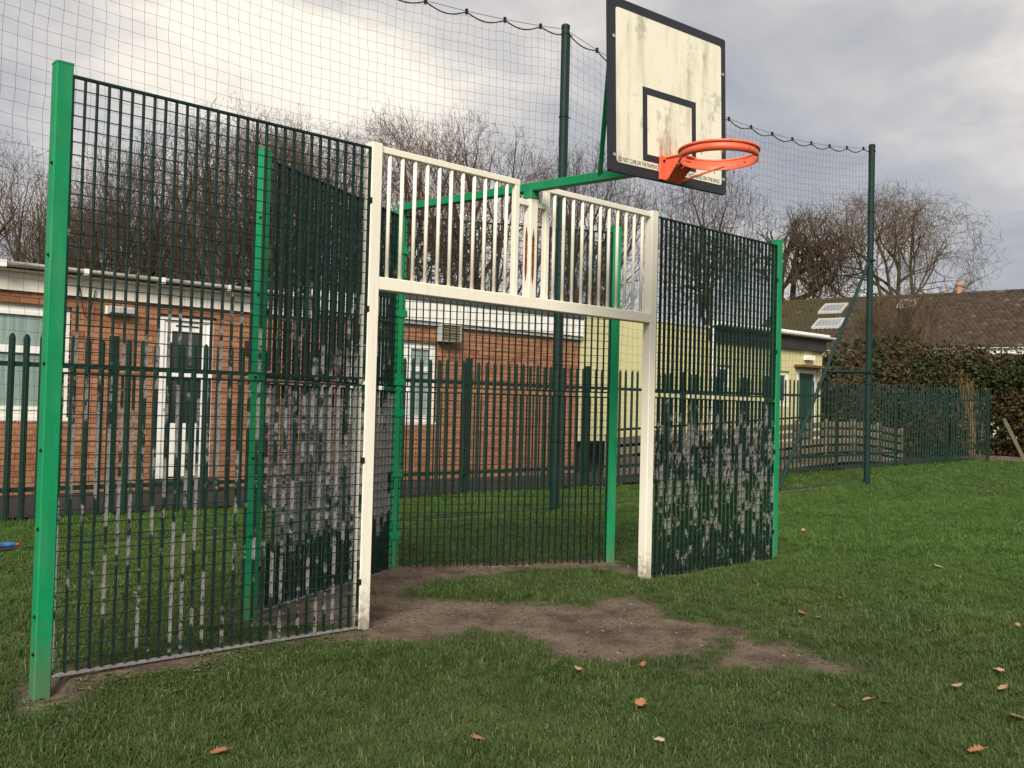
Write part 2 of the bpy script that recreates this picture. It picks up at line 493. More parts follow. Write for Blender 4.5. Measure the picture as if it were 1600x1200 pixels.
PEEL_AB = peel('flaked_mesh_left', [(0, .52), (.20, .58), (.42, .60), (.55, .56), (.66, .42), (.78, .24), (1, .08)], .85, (6.0, 1.2), .4, .62, 1.0)
PEEL_EF = peel('flaked_mesh_back_left', [(0, .42), (.10, .46), (.17, .74), (.30, .88), (.42, .82), (.47, .70), (.52, .52), (.60, .48), (.80, .42), (1, .30)], .70, (6.0, 1.8), .8, .62, 4.0)
PEEL_FG = peel('flaked_mesh_back_right', [(0, .42), (.25, .40), (.45, .32), (.6, .1), (1, 0)], .5, (6.0, 1.2), .4, .62, 7.0)
PEEL_CD = peel('flaked_mesh_right', [(0, .44), (.05, .50), (.18, .54), (.32, .60), (.42, .58), (.48, .44), (.53, .26), (.75, .20), (1, .12)], .62, (17.0, 7.5), 1.25, .62, 11.0)
PEEL_WIRE = peel('cross_wire_coating', [(0, .30), (.5, .26), (1, .05)], .10, (14.0, 9.0), .9, .62, 17.0)
PEEL_EDGE = peel('flaked_bottom_edge', [(0, .80), (1, .80)], .10, (7.0, 9.0), .8, .62, 19.0)

# ------------------------------------------------------------------ mesh fence panels
PITCH_BAR, PITCH_WIRE = .0576, .066
Z_LOW, Z_MID0, Z_MID1, Z_TOP = 0.004, 1.478, 1.522, 2.945
def mesh_panel(label, p0, p1, mat, inset=.044, yoff=-.022, clip_ends=(1, 1)):
    p0 = np.array(p0, float); p1 = np.array(p1, float)
    d = p1 - p0; L = np.linalg.norm(d); rz = math.atan2(d[1], d[0])
    t = thing('mesh_panel', label, 'fence panel', (p0[0], p0[1], 0), rz, 'steel mesh panels of the goal unit')
    x0, x1 = inset, L - inset
    nb = int(round((x1 - x0) / PITCH_BAR)); pb = (x1 - x0) / nb
    bars = {}
    for z0, z1 in ((Z_LOW, Z_MID0), (Z_MID1, Z_TOP)):
        me = MB().box(-.0037, .0037, -.0125, .0125, z0 + .006, z1 - .006).mesh('bar', mat)
        for i in range(nb + 1):
            put('bar', me, t, (x0 + i * pb, yoff, 0))
        for k, z in enumerate((z0, z1)):
            MB().box(x0 - .003, x1 + .003, -.0125, .0125, z - .006, z + .006).build('edge_bar', PEEL_EDGE if z < .1 else PEEL_WIRE, t, loc=(0, yoff, 0))
        nw = int((z1 - z0 - .03) / PITCH_WIRE)
        pw = (z1 - z0) / (nw + 1)
        wm = MB().rod((x0 - .004, 0, 0), (x1 + .004, 0, 0), .0028, 6).mesh('cross_wire', PEEL_WIRE)
        for i in range(1, nw + 1):
            put('cross_wire', wm, t, (0, yoff - .011, z0 + i * pw))
    cm = MB().box(-.010, .010, -.008, .010, -.018, .018).rod((0, -.007, 0), (0, -.015, 0), .005, 8).mesh('clip', M_BLACK)
    for e, x in ((0, x0 - .002), (1, x1 + .002)):
        if clip_ends[e]:
            for z in (.28, 1.02, 1.95, 2.62):
                put('clip', cm, t, (x, yoff - .012, z))
    return t

PA, PB, PC, PD = (-3.19, 0), (-1.35, 0), (1.35, 0), (3.19, 0)
PE, PF, PG = (-1.727, .717), (0, 1.604), (1.727, .717)
mesh_panel('largest dark green mesh panel, between the far left green post and the goal', PA, PB, PEEL_AB, clip_ends=(0, 1))
mesh_panel('dark green mesh panel right of the goal, heavily flaked in its lower half', PC, PD, PEEL_CD, clip_ends=(0, 1))
mesh_panel('oblique mesh panel behind the left panel, mostly flaked to bare grey below', PE, PF, PEEL_EF, clip_ends=(1, 0))
mesh_panel('open see-through mesh panel at the back of the goal mouth', PF, PG, PEEL_FG, clip_ends=(0, 0))

def green_post(label, p, rz=0.0, bolts=(), top=3.0, w=.08, bands=()):
    z0 = float(ground_z(p[0], p[1])) - .12
    t = thing('green_post', label, 'post', (p[0], p[1], 0), rz, 'bright green square posts')
    MB().bar((0, 0, z0), (0, 0, top - .006), w, w, .006, up=(0, 1, 0)).build('shaft', M_GREEN, t)
    MB().bar((0, 0, top - .006), (0, 0, top + .004), w + .003, w + .003, .006, up=(0, 1, 0)).build('cap', M_GREEN, t)
    bm_ = MB().rod((0, 0, 0), (-.004, 0, 0), .0095, 8).rod((-.004, 0, 0), (-.010, 0, 0), .0055, 6).mesh('bolt', M_BLACK)
    for z in bolts:
        put('bolt', bm_, t, (-w / 2 - .001, -.024, z))
    bd = MB().box(-w / 2 - .009, w / 2 + .009, -w / 2 - .008, w / 2 + .004, -.03, .03).box(-w / 2 - .030, -w / 2 - .009, -.036, -.01, -.026, .026).box(w / 2 + .009, w / 2 + .030, -.036, -.01, -.026, .026).mesh('bracket', M_GREEN)
    for z in bands:
        put('bracket', bd, t, (0, 0, z))
    return t
green_post('thickest bright green post, standing at the far left', PA, 0, (2.5, 2.05, 1.52, 1.10, .72, .30, .12))
green_post('thin bright green post at the right end of the flaked panel', PD, 0, (2.6, 1.9, 1.0, .4))
green_post('green post seen through the left panel, holding the flaked oblique panel', PE, math.atan2(.887, 1.727), (2.55, 2.05, 1.52, 1.0, .5))
green_post('green post with bracket bands at the back corner, carrying the basketball arm', PF, 0, (), 2.99, .10, (.28, .80, 1.30, 1.56, 2.13, 2.66))
green_post('plain bright green post behind the right half of the goal', PG, -math.atan2(.887, 1.727), ())

# ------------------------------------------------------------------ white goal frame
gf = thing('goal_frame', 'cream white steel goal frame with upright bars above its crossbar', 'goal', (0, 0, 0))
for x in (-1.35, 1.35):
    MB().bar((x, 0, float(ground_z(x, 0)) - .1), (x, 0, 2.985), .08, .08, .006, up=(0, 1, 0)).build('upright', M_CREAM, gf)
MB().bar((-1.31, 0, 2.115), (1.31, 0, 2.115), .078, .082, .006).build('crossbar', M_CREAM, gf)
for s in (-1, 1):
    MB().bar((s * 1.31, 0, 2.955), (s * .128, 0, 2.955), .042, .042, .004).build('top_rail', M_CREAM, gf)
    MB().bar((s * .15, 0, 2.157), (s * .15, 0, 2.935), .042, .042, .004, up=(0, 1, 0)).build('end_upright', M_CREAM, gf)
    MB().bar((s * .130, 0, 2.825), (s * .038, 0, 2.825), .044, .044, .004).build('stub_rail', M_CREAM, gf)
bmesh_ = MB().rod((0, 0, 2.152), (0, 0, 2.938), .0125, 12).mesh('guard_bar', M_CREAM, True)
for s in (-1, 1):
    for i in range(11):
        put('guard_bar', bmesh_, gf, (s * (.236 + i * .0995), 0, 0))
MB().bar((0, 0, 0), (0, 0, .705), .074, .074, .005, up=(0, 1, 0)).build('centre_post', M_RUST, gf, loc=(0, 0, 2.154))

# ------------------------------------------------------------------ basketball arm, backboard and ring
m, nt, b = new_mat('weathered_board'); M_BOARD = m
P = opos(nt)
st = noise(nt, mapping(nt, P, (9, 9, 1.6)), 1.0, 6, .66)
bl = noise(nt, P, 3.2, 5, .6); sp_ = noise(nt, P, 55, 3, .6)
c = ramp(nt, bl, [(.3, (.74, .69, .54)), (.7, (.80, .755, .62))])
c = mixc(nt, math_(nt, 'MULTIPLY', maprange(nt, st, .46, .72), .50), c, (.36, .33, .22))
c = mixc(nt, math_(nt, 'MULTIPLY', maprange(nt, math_(nt, 'MULTIPLY', math_(nt, 'ADD', math_(nt, 'MULTIPLY', st, .5), math_(nt, 'MULTIPLY', noise(nt, P, 26, 5, .7), .5)), bl), .285, .37), .45), c, (.22, .215, .155))
c = mixc(nt, maprange(nt, sp_, .70, .74), c, (.10, .10, .08))
zc = nd(nt, 'ShaderNodeSeparateXYZ', Vector=P)
near_br = math_(nt, 'MULTIPLY', maprange(nt, math_(nt, 'ABSOLUTE', math_(nt, 'ADD', zc.outputs[0], .04)), .17, .02), maprange(nt, zc.outputs[2], -.12, -.38))
c = mixc(nt, math_(nt, 'MULTIPLY', near_br, maprange(nt, st, .40, .62)), c, (.27, .17, .08))
setc(nt, b, c, .6, .3)
M_CHAR = paint('charcoal_trim', (.026, .029, .036), .5, .15, (.3, .28, .22), .72)
m, nt, b = new_mat('orange_ring_paint'); M_ORANGE = m
P = wpos(nt)
n = noise(nt, P, 34, 4, .6)
c = mixc(nt, maprange(nt, n, .655, .675), ramp(nt, noise(nt, P, 8, 4), [(.3, (.70, .115, .055)), (.7, (.80, .155, .08))]), (.07, .02, .012))
setc(nt, b, c, .42, .4)

bk = thing('basketball_goal', 'basketball backboard with orange ring on a long green arm above the goal', 'basketball goal', (0, 0, 0))
SL = .046
def arm_z(y): return 2.945 + SL * y
arm = MB().bar((0, 1.60, arm_z(1.60)), (0, -1.165, arm_z(-1.165)), .06, .062, .005).build('arm', M_ARM, bk)
MB().bar((0, 0, 2.862), (0, 0, arm_z(0) - .030), .084, .084, .006, up=(0, 1, 0)).build('saddle', M_ARM, bk)
for s in (-1, 1):
    MB().bar((s * .03, -.69, arm_z(-.69) + .02), (s * .47, -1.165, 3.63), .03, .03, .003).build('brace', M_ARM, bk)
MB().bar((-.30, -1.165, 2.965), (.36, -1.165, 2.965), .035, .035, .003).build('cross_brace', M_ARM, bk)

def rrect(w, h, r, n=5):
    pts = []
    for cx_, cy_, a0 in ((w / 2 - r, h / 2 - r, 0), (-w / 2 + r, h / 2 - r, 90), (-w / 2 + r, -h / 2 + r, 180), (w / 2 - r, -h / 2 + r, 270)):
        for i in range(n + 1):
            a = R(a0 + 90 * i / n)
            pts.append((cx_ + r * math.cos(a), cy_ + r * math.sin(a)))
    return pts
BW, BH = 1.155, 1.035
board = MB().prism(rrect(BW, BH, .012), (0, .016, 0), (0, -.012, 0)).build('backboard', M_CHAR, bk)
board.location = (.054, -1.195, 3.317)
board.rotation_euler = (0, R(-2.4), 0)
MB().prism(rrect(BW - .105, BH - .115, .018), (0, -.011, 0), (0, -.0145, 0)).build('face', M_BOARD, board)
sx0, sx1, sz0, sz1, lw = -.285, .245, -.415, .035, .042
tg = MB()
for (a0, a1, b0, b1) in ((sx0, sx1, sz1 - lw, sz1), (sx0, sx1, sz0, sz0 + lw), (sx0, sx0 + lw, sz0 + lw, sz1 - lw), (sx1 - lw, sx1, sz0 + lw, sz1 - lw)):
    tg.box(a0, a1, -.0165, -.0140, b0, b1)
tg.build('target_square', M_CHAR, board)
for x, z in ((-.545, .28), (.545, .28), (-.545, -.42), (.545, -.42)):
    MB().rod((x, -.011, z), (x, -.018, z), .011, 10).build('bolt', M_BOLT, board)
def lettering(txt, x0, x1, z, cap, parent):
    cu = bpy.data.curves.new('lettering', 'FONT')
    cu.body = txt; cu.size = 1.0; cu.extrude = .0
    tmp = bpy.data.objects.new('tmp_text', cu)
    C.objects.link(tmp)
    bpy.context.view_layer.update()
    me = bpy.data.meshes.new_from_object(tmp.evaluated_get(bpy.context.evaluated_depsgraph_get()))
    bpy.data.objects.remove(tmp); bpy.data.curves.remove(cu)
    co = np.array([v.co[:] for v in me.vertices])
    w = co[:, 0].max() - co[:, 0].min(); h = co[:, 1].max() - co[:, 1].min()
    for v in me.vertices:
        v.co = (x0 + (v.co.x - co[:, 0].min()) / w * (x1 - x0), -.0166, z + (v.co.y - co[:, 1].min()) / h * cap)
    me.name = 'lettering'; me.materials.clear(); me.materials.append(M_CHAR)
    return put('lettering', me, parent)
lettering('DO NOT CLIMB ON THE FRAMEWORK', -.512, -.108, -.452, .026, board)
lettering('DO NOT HANG ON THE RING!', .112, .498, -.452, .026, board)

# ring and bracket
RX, RY, RZ, RR = .05, -1.575, 2.905, .228
br = MB()
br.box(RX - .115, RX + .075, -1.232, -1.214, 2.800, 2.945)
br.box(RX - .075, RX + .075, -1.36, -1.232, 2.936, 2.944)
for s in (-.062, .062):
    V = [(RX + s - .003, -1.232, 2.802), (RX + s - .003, -1.232, 2.936), (RX + s - .003, -1.36, 2.936), (RX + s - .003, -1.36, 2.902),
         (RX + s + .003, -1.232, 2.802), (RX + s + .003, -1.232, 2.936), (RX + s + .003, -1.36, 2.936), (RX + s + .003, -1.36, 2.902)]
    br.add(V, [(0, 1, 2, 3), (7, 6, 5, 4), (0, 4, 5, 1), (1, 5, 6, 2), (2, 6, 7, 3), (3, 7, 4, 0)])
br.add([(RX - .062, -1.238, 2.802), (RX + .062, -1.238, 2.802), (RX + .062, -1.35, 2.906), (RX - .062, -1.35, 2.906),
        (RX - .062, -1.240, 2.808), (RX + .062, -1.240, 2.808), (RX + .062, -1.352, 2.912), (RX - .062, -1.352, 2.912)],
       [(3, 2, 1, 0), (4, 5, 6, 7), (0, 1, 5, 4), (1, 2, 6, 5), (2, 3, 7, 6), (3, 0, 4, 7)])
brk = br.build('bracket', M_ORANGE, bk)
MB().rod((RX - .09, -1.231, 2.915), (RX - .09, -1.238, 2.915), .009, 8).build('bolt', M_BLACK, brk)
ring = MB().lathe([(RR, -.030), (RR + .004, -.032), (RR + .005, .020), (RR, .022), (RR, -.030)], 64, (RX, RY, RZ)).build('ring_band', M_ORANGE, bk, True)
a = np.linspace(0, 2 * math.pi, 64, endpoint=False)
MB().tube(np.stack([RX + (RR + .006) * np.cos(a), RY + (RR + .006) * np.sin(a), np.full(64, RZ + .028)], 1), .009, 8, True).build('ring_rod', M_ORANGE, ring, True)
hk = MB().tube([(0, 0, -.026), (.006, 0, -.040), (.014, 0, -.044), (.018, 0, -.036)], .0028, 5).mesh('net_hook', M_ORANGE)
for k in range(12):
    o = put('net_hook', hk, ring, (RX + RR * math.cos(k * math.pi / 6 + .2), RY + RR * math.sin(k * math.pi / 6 + .2), RZ - .004), k * math.pi / 6 + .2)
for s in (-1, 1):
    MB().rod((RX + s * .205, RY + .10, RZ - .005), (RX + s * .05, -1.238, 2.805), .007, 8).build('stay', M_ORANGE, bk)

# ------------------------------------------------------------------ ball-stop net
m, nt, b = new_mat('net_twine'); M_NET = m
setc(nt, b, (.050, .052, .050), .85, .1)
NY = 3.95
def sag(x, x0, x1, s): 
    t = (x - x0) / (x1 - x0); return -4 * s * t * (1 - t)
def net_span(label, x0, x1, z0, z1, sg):
    t = thing('ball_stop_net', label, 'net', (x0, NY, 0), 0, 'tall nets strung between the poles')
    xs = np.arange(0, x1 - x0 + .01, .118); nzr = 52
    X, K = np.meshgrid(xs, np.arange(nzr + 1))
    gz = ground_z(X + x0, np.full_like(X, NY)) + .03
    tp = z0 + (z1 - z0) * X / (x1 - x0) + sag(X + x0, x0, x1, sg) - .03
    scal = -.03 * np.abs(np.sin(X / .62 * math.pi)) * (K / nzr) ** 8
    f = K / nzr
    Z = gz + (tp - gz) * f + scal + (fbm(X * 2, f * 20, 4) - .5) * .035
    XX = X + (fbm(X * 1.5, Z * 2.5, 8) - .5) * .07
    Y = (fbm(X * .6, Z * .5, 12) - .5) * .22 * np.sin(np.pi * np.clip(f, 0.02, .98))
    P = np.stack([XX, Y, Z], -1)
    P0 = np.concatenate([P[:, :-1].reshape(-1, 3), P[:-1].reshape(-1, 3)])
    P1 = np.concatenate([P[:, 1:].reshape(-1, 3), P[1:].reshape(-1, 3)])
    V, F = sticks(P0, P1, .0015, .0015)
    put('netting', np_mesh('netting', V, F, M_NET), t)
    # edge rope hung in scallops from a straight cable
    xr = np.linspace(0, x1 - x0, 160)
    cab = z0 + (z1 - z0) * xr / (x1 - x0) + sag(xr + x0, x0, x1, sg) + .015
    rope = cab - .01 - .075 * np.abs(np.sin(xr / .62 * math.pi))
    MB().tube(np.stack([xr, 0 * xr, cab], 1), .0035, 5).build('cable', M_NET, t)
    MB().tube(np.stack([xr, 0 * xr, rope], 1), .0085, 5).build('edge_rope', M_NET, t, True)
    cm = MB().box(-.016, .016, -.012, .012, -.03, .035).mesh('hook', M_BLACK)
    for x in np.arange(.62, x1 - x0 - .2, .62):
        put('hook', cm, t, (x, 0, float(np.interp(x, xr, cab)) - .008))
    gzl = ground_z(xr + x0, np.full_like(xr, NY)) + .035 + .012 * np.sin(xr * 3)
    MB().tube(np.stack([xr, .02 * np.sin(xr * 2.1), gzl], 1), .007, 5).build('bottom_rope', M_NET, t)
    return t
net_span('tall black ball net filling the sky on the left half', -4.25, 4.27, 6.42, 6.40, .42)
net_span('black ball net between the two tall poles, behind the basketball board', 4.27, 12.70, 6.40, 6.52, .42)

def net_pole(label, x, y, top, r, brace=False):
    gz = float(ground_z(x, y))
    t = thing('net_pole', label, 'pole', (x, y, gz), 0, 'tall dark green net poles')
    MB().rod((0, 0, -.2), (0, 0, top - gz), r, 20).build('shaft', M_POLE, t, False)
    MB().lathe([(0, top - gz + .012), (r * .8, top - gz + .010), (r + .004, top - gz - .004), (r + .004, top - gz - .05), (r, top - gz - .05)], 20).build('cap', M_BLACK, t)
    MB().tube([(r + .012, -.02, .05), (r + .010, -.02, 2), (r + .012, -.02, 4), (r + .012, -.02, top - gz - .1)], .007, 6).build('halyard', M_NET, t)
    tie = MB().lathe([(r + .002, -.012), (r + .008, -.008), (r + .008, .008), (r + .002, .012)], 16).rod((r, -.02, 0), (r + .05, -.03, .0), .006, 6).mesh('tie', M_BLACK)
    for z in (.9, 1.9, 3.1, 4.2, 5.2, top - gz - .12):
        put('tie', tie, t, (0, 0, z))
    if brace:
        MB().rod((-.03, 0, 4.27), (-3.05, 0, .12 - .10), .032, 12).build('diagonal_brace', M_POLE, t)
        MB().rod((-.03, 0, 2.13), (-1.58, 0, 2.07), .026, 12).build('strut', M_POLE, t)
        for z in (4.27, 2.13):
            MB().box(-.075, .075, -.075, .075, z - .02, z + .02).build('collar', M_POLE, t)
    return t
net_pole('dark green net pole rising behind the goal beside the basketball board', 4.29, NY + .02, 6.48, .055)
net_pole('dark green net pole on the right with a diagonal brace', 12.70, NY + .02, 6.60, .060, True)

# ------------------------------------------------------------------ palisade fence
FY = 5.95
fence = thing('palisade_fence', 'long dark green steel palisade fence in front of the school', 'fence', (0, FY, 0))
def pale_mesh(h):
    w, d, r = .034, .010, .014
    prof = [(-w, 0), (-w + .012, -d), (-.010, -d), (0, -d - .008), (.010, -d), (w - .012, -d), (w, 0), (w - .012, -d + .004), (.010, -d + .004), (0, -d - .004), (-.010, -d + .004), (-w + .012, -d + .004)]
    n = len(prof)
    mb = MB()
    vs = [(a, b, .03) for a, b in prof] + [(a, b, h - .045) for a, b in prof] + [(a * .62, b, h - .012) for a, b in prof] + [(a * .3, b, h) for a, b in prof]
    fs = []
    for l in range(3):
        fs += [(l * n + i, l * n + (i + 1) % n, (l + 1) * n + (i + 1) % n, (l + 1) * n + i) for i in range(n)]
    fs += [tuple(range(3 * n, 4 * n))]
    return mb.add(vs, fs).mesh('pale', M_PALE)
PM = pale_mesh(1.98)
rv = random.Random(3)
posts = [-3.5, -.74, 1.85, 4.44, 7.01, 9.60, 12.35, 15.17, 17.99, 20.88, 23.55]
rivet = MB().lathe([(.008, 0), (.006, .004), (0, .005)], 8)
for i in range(len(posts) - 1):
    a, bb = posts[i], posts[i + 1]
    k = int(round((bb - a) / .155))
    for j in range(1, k):
        x = a + (bb - a) * j / k
        o = put('pale', PM, fence, (x + rv.uniform(-.006, .006), -.032, float(ground_z(x, FY)) + rv.uniform(-.012, .012)))
        o.rotation_euler = (0, rv.uniform(-.006, .006), rv.uniform(-.08, .08))
    for hz in (.34, 1.66):
        za, zb = float(ground_z(a, FY)) + hz, float(ground_z(bb, FY)) + hz
        MB().box(a + .04, bb - .04, -.028, .014, 0, 0.006).build('rail_flange', M_PALE, fence) if False else None
        MB().bar((a + .03, -.010, za), (bb - .03, -.010, zb), .030, .050, .003).build('rail', M_PALE, fence)
pst = MB().bar((0, 0, -.1), (0, 0, 2.02), .10, .055, .004, up=(0, 1, 0)).box(-.055, .055, -.034, -.0285, 1.60, 1.72).box(-.055, .055, -.034, -.0285, .28, .40).mesh('post', M_PALE)
for x in posts:
    put('post', pst, fence, (x, .02, float(ground_z(x, FY))))

# ------------------------------------------------------------------ school: brick block
m, nt, b = new_mat('brick'); M_BRICK = m
P = wpos(nt)
rnd = math_(nt, 'FRACT', math_(nt, 'ADD', nd(nt, 'ShaderNodeObjectInfo').outputs['Random'], nt.nodes.new('ShaderNodeNewGeometry').outputs['Random Per Island']))
c = ramp(nt, rnd, [(0, (.25, .100, .050)), (.3, (.335, .152, .078)), (.75, (.39, .188, .100)), (1, (.30, .138, .080))])
n = noise(nt, P, 30, 5, .65)
c = mixc(nt, maprange(nt, n, .45, .75, 0, .45), c, (.24, .118, .066))
c = mixc(nt, maprange(nt, noise(nt, mapping(nt, P, (2.2, 1, .5)), 1.0, 5, .65), .52, .70, 0, .45), c, (.17, .085, .052))
c = mixc(nt, maprange(nt, noise(nt, P, 1.1, 4), .5, .75, 0, .35), c, (.35, .19, .105))
setc(nt, b, c, .85, .25)
bump(nt, b, n, .3, .004)
m, nt, b = new_mat('mortar'); M_MORTAR = m
setc(nt, b, ramp(nt, noise(nt, wpos(nt), 25, 4), [(.3, (.30, .19, .125)), (.7, (.38, .26, .18))]), .9, .2)
m, nt, b = new_mat('pane_glass'); M_GLASS = m
setc(nt, b, (.025, .032, .032), .06, .6)
m, nt, b = new_mat('roller_blind'); M_BLIND = m
P = wpos(nt)
setc(nt, b, ramp(nt, noise(nt, mapping(nt, P, (14, 1, .3)), 1, 3), [(.35, (.20, .27, .235)), (.65, (.30, .38, .34))]), .18, .5)
m, nt, b = new_mat('gutter_plastic'); M_GUTTER = m
setc(nt, b, ramp(nt, noise(nt, mapping(nt, wpos(nt), (1, 1, 8)), 4, 5), [(.3, (.34, .31, .25)), (.65, (.66, .62, .53))]), .5, .4)
M_FASCIA = paint('fascia_board', (.79, .75, .64), .5, .07)
M_FASCIA2 = paint('fascia_white', (.82, .80, .74), .5, .05)
M_GREY = paint('grey_fitting', (.42, .42, .40), .5, .12)
M_BROWN = paint('brown_box', (.05, .022, .018), .5, .2)
M_ROOF = paint('roof_felt', (.075, .078, .08), .85, .25)
M_TAN = paint('vent_tan', (.17, .14, .09), .6, .2)
M_PLINTH = paint('plinth', (.055, .048, .042), .9, .3)

WY = 8.0
sch = thing('brick_school', 'low flat-roofed brick school building behind the palisade fence', 'building', (0, WY, 0))
SX0, SX1, SZ0, SZ1 = -5.0, 8.93, .13, 2.70
OPEN = [(-2.60, -.56, 1.10, 2.52), (.60, 1.37, .28, 2.52), (3.65, 5.42, 1.09, 2.44)]
wall = MB()
# mortar backing, split round the openings
xsplit = sorted({SX0, SX1, *[o[0] for o in OPEN], *[o[1] for o in OPEN]})
for a, bb in zip(xsplit[:-1], xsplit[1:]):
    mid = (a + bb) / 2
    op = [o for o in OPEN if o[0] < mid < o[1]]
    if op:
        wall.box(a, bb, .012, .28, SZ0 - .2, op[0][2]); wall.box(a, bb, .012, .28, op[0][3], SZ1 + .3)
    else:
        wall.box(a, bb, .012, .28, SZ0 - .2, SZ1 + .3)
wl = wall.build('wall', M_MORTAR, sch)
BL, BHH, JT = .215, .065, .010
full = MB().box(-BL / 2, BL / 2, 0, .10, 0, BHH).mesh('brick', M_BRICK)
bricks = []
rows = int((SZ1 - SZ0) / (BHH + JT))
for r in range(rows):
    z = SZ0 + r * (BHH + JT)
    x = SX0 + (BL + JT) * (.5 if r % 2 else 0)
    while x < SX1 - .05:
        x1 = min(x + BL, SX1)
        segs = [(x, x1)]
        for o in OPEN:
            if z + BHH > o[2] + .005 and z < o[3] - .005:
                ns = []
                for s0, s1 in segs:
                    if s1 <= o[0] or s0 >= o[1]:
                        ns.append((s0, s1))
                    else:
                        if s0 < o[0] - .02: ns.append((s0, o[0]))
                        if s1 > o[1] + .02: ns.append((o[1], s1))
                segs = ns
        bricks += [(s0, s1, z) for s0, s1 in segs]
        x += BL + JT
rb = random.Random(5)
# the nearest full bricks in view stand as single parts, the rest share one mesh
order = sorted([q for q in bricks if q[1] - q[0] > BL - .002 and q[0] > -1.9 and (q[2] > 1.35 or q[0] > 0)], key=lambda q: q[0])
single = set(order[:295])
rest = MB()
for q in bricks:
    dy = rb.uniform(-.003, .003)
    if q in single:
        put('brick', full, sch, ((q[0] + q[1]) / 2, dy, q[2]))
    else:
        rest.box(q[0], q[1], dy, .10, q[2], q[2] + BHH)
stuff(rest.build('brick_courses', M_BRICK, sch))
MB().box(SX0, SX1, -.015, .2, -.2, SZ0 - .006).build('plinth', M_PLINTH, sch)
# left roof edge: fascia, gutter ; right roof edge: deeper white fascia
MB().box(SX0, 2.95, -.05, .10, 2.672, 2.905).build('fascia_board', M_FASCIA, sch)
MB().box(SX0, 2.95, -.16, .10, 2.905, 2.925).build('soffit', M_FASCIA, sch)
g = MB()
prof = [(.062 * math.cos(R(t)), .062 * math.sin(R(t))) for t in range(180, 361, 20)] + [(.056 * math.cos(R(t)), .056 * math.sin(R(t))) for t in range(360, 179, -20)]
g.prism(prof, (SX0, -.225, 3.0), (2.95, -.225, 3.0))
gut = g.build('gutter', M_GUTTER, sch)
cl_ = MB().box(-.035, .035, -.075, .07, -.075, .005).bar((0, .05, -.05), (0, .16, -.13), .03, .012, .002).mesh('gutter_bracket', M_WHITE)
for x in np.arange(-4.4, 2.9, .98):
    put('gutter_bracket', cl_, sch, (x, -.225, 3.0))
MB().box(2.95, SX1, -.10, .10, 2.80, 3.13).build('fascia_board', M_FASCIA2, sch)
MB().box(2.95, SX1, -.065, .10, 2.735, 2.80).build('soffit', M_GREY, sch)
MB().box(SX0, 2.95, -.14, 6.2, 2.95, 3.02).build('roof', M_ROOF, sch)
MB().box(2.951, SX1, -.12, 6.2, 3.132, 3.20).build('roof', M_ROOF, sch)
MB().box(SX0, SX1, 6.0, 6.2, 0, 2.94).build('wall', M_MORTAR, sch)
MB().box(SX0, SX0 + .2, .3, 6.0, 0, 2.94).build('wall', M_MORTAR, sch)

def window(parent, x0, x1, z0, z1, cols, trans, glassmat, y=.085, fr=.06):
    w = MB()
    w.box(x0, x1, y - .02, y + .05, z0, z0 + fr).box(x0, x1, y - .02, y + .05, z1 - fr, z1)
    w.box(x0, x0 + fr, y - .02, y + .05, z0 + fr, z1 - fr).box(x1 - fr, x1, y - .02, y + .05, z0 + fr, z1 - fr)
    win = w.build('window', M_WHITE, parent)
    cw = (x1 - x0 - fr) / cols
    for i in range(cols):
        a = x0 + fr / 2 + i * cw
        if i:
            MB().box(a - fr * .7, a + fr * .7, y - .03, y + .05, z0 + fr, z1 - fr).build('mullion', M_WHITE, win)
        l, r = a + fr * .5, a + cw - fr * .5
        zs = [z0 + fr] + ([z0 + (z1 - z0) * trans] if trans else []) + [z1 - fr]
        for k in range(len(zs) - 1):
            lo, hi = zs[k], zs[k + 1]
            sf = .045
            s = MB()
            s.box(l, r, y - .035, y + .02, lo, lo + sf).box(l, r, y - .035, y + .02, hi - sf, hi)
            s.box(l, l + sf, y - .035, y + .02, lo + sf, hi - sf).box(r - sf, r, y - .035, y + .02, lo + sf, hi - sf)
            s.build('sash', M_WHITE, win)
            MB().box(l + sf, r - sf, y + .0, y + .012, lo + sf, hi - sf).build('pane', glassmat, win)
    MB().box(x0 - .02, x1 + .02, y - .09, y + .05, z0 - .045, z0 - .002).build('sill', M_WHITE, win)
    return win
window(sch, -2.60, -.56, 1.10, 2.52, 2, .60, M_BLIND, fr=.09)
window(sch, 3.65, 5.42, 1.09, 2.44, 3, .66, M_BLIND, fr=.07)
# door with two dark panes
dr = MB()
dr.box(.60, .66, .0, .09, .28, 2.52).box(1.31, 1.37, .0, .09, .28, 2.52).box(.66, 1.31, .0, .09, 2.455, 2.52)
door = dr.build('door', M_WHITE, sch)
MB().box(.57, 1.40, -.02, .0, 2.52, 2.545).build('drip_strip', M_BLACK, door)
MB().box(.66, .78, .02, .07, .285, 2.455).build('stile', M_WHITE, door)
MB().box(1.21, 1.31, .02, .07, .285, 2.455).build('stile', M_WHITE, door)
MB().box(.78, 1.21, .02, .07, 2.32, 2.455).build('rail', M_WHITE, door)
MB().box(.78, 1.21, .02, .07, 1.66, 1.79).build('rail', M_WHITE, door)
MB().box(.78, 1.21, .025, .065, .30, 1.04).build('panel', M_WHITE, door)
MB().box(.78, 1.21, .040, .052, 1.79, 2.32).build('pane', M_GLASS, door)
MB().box(.78, 1.21, .040, .052, 1.04, 1.66).build('pane', M_GLASS, door)
MB().box(.83, 1.16, .012, .02, 2.385, 2.405).build('vent_slot', M_BLACK, door)
MB().bar((.70, -.03, 1.16), (.70, -.03, 1.30), .02, .02, .004, up=(0, 1, 0)).box(.685, .715, -.03, .02, 1.22, 1.25).build('handle', M_BOLT, door)
MB().box(.55, 1.42, -.25, -.016, .06, .27).build('step', M_PLINTH, door)

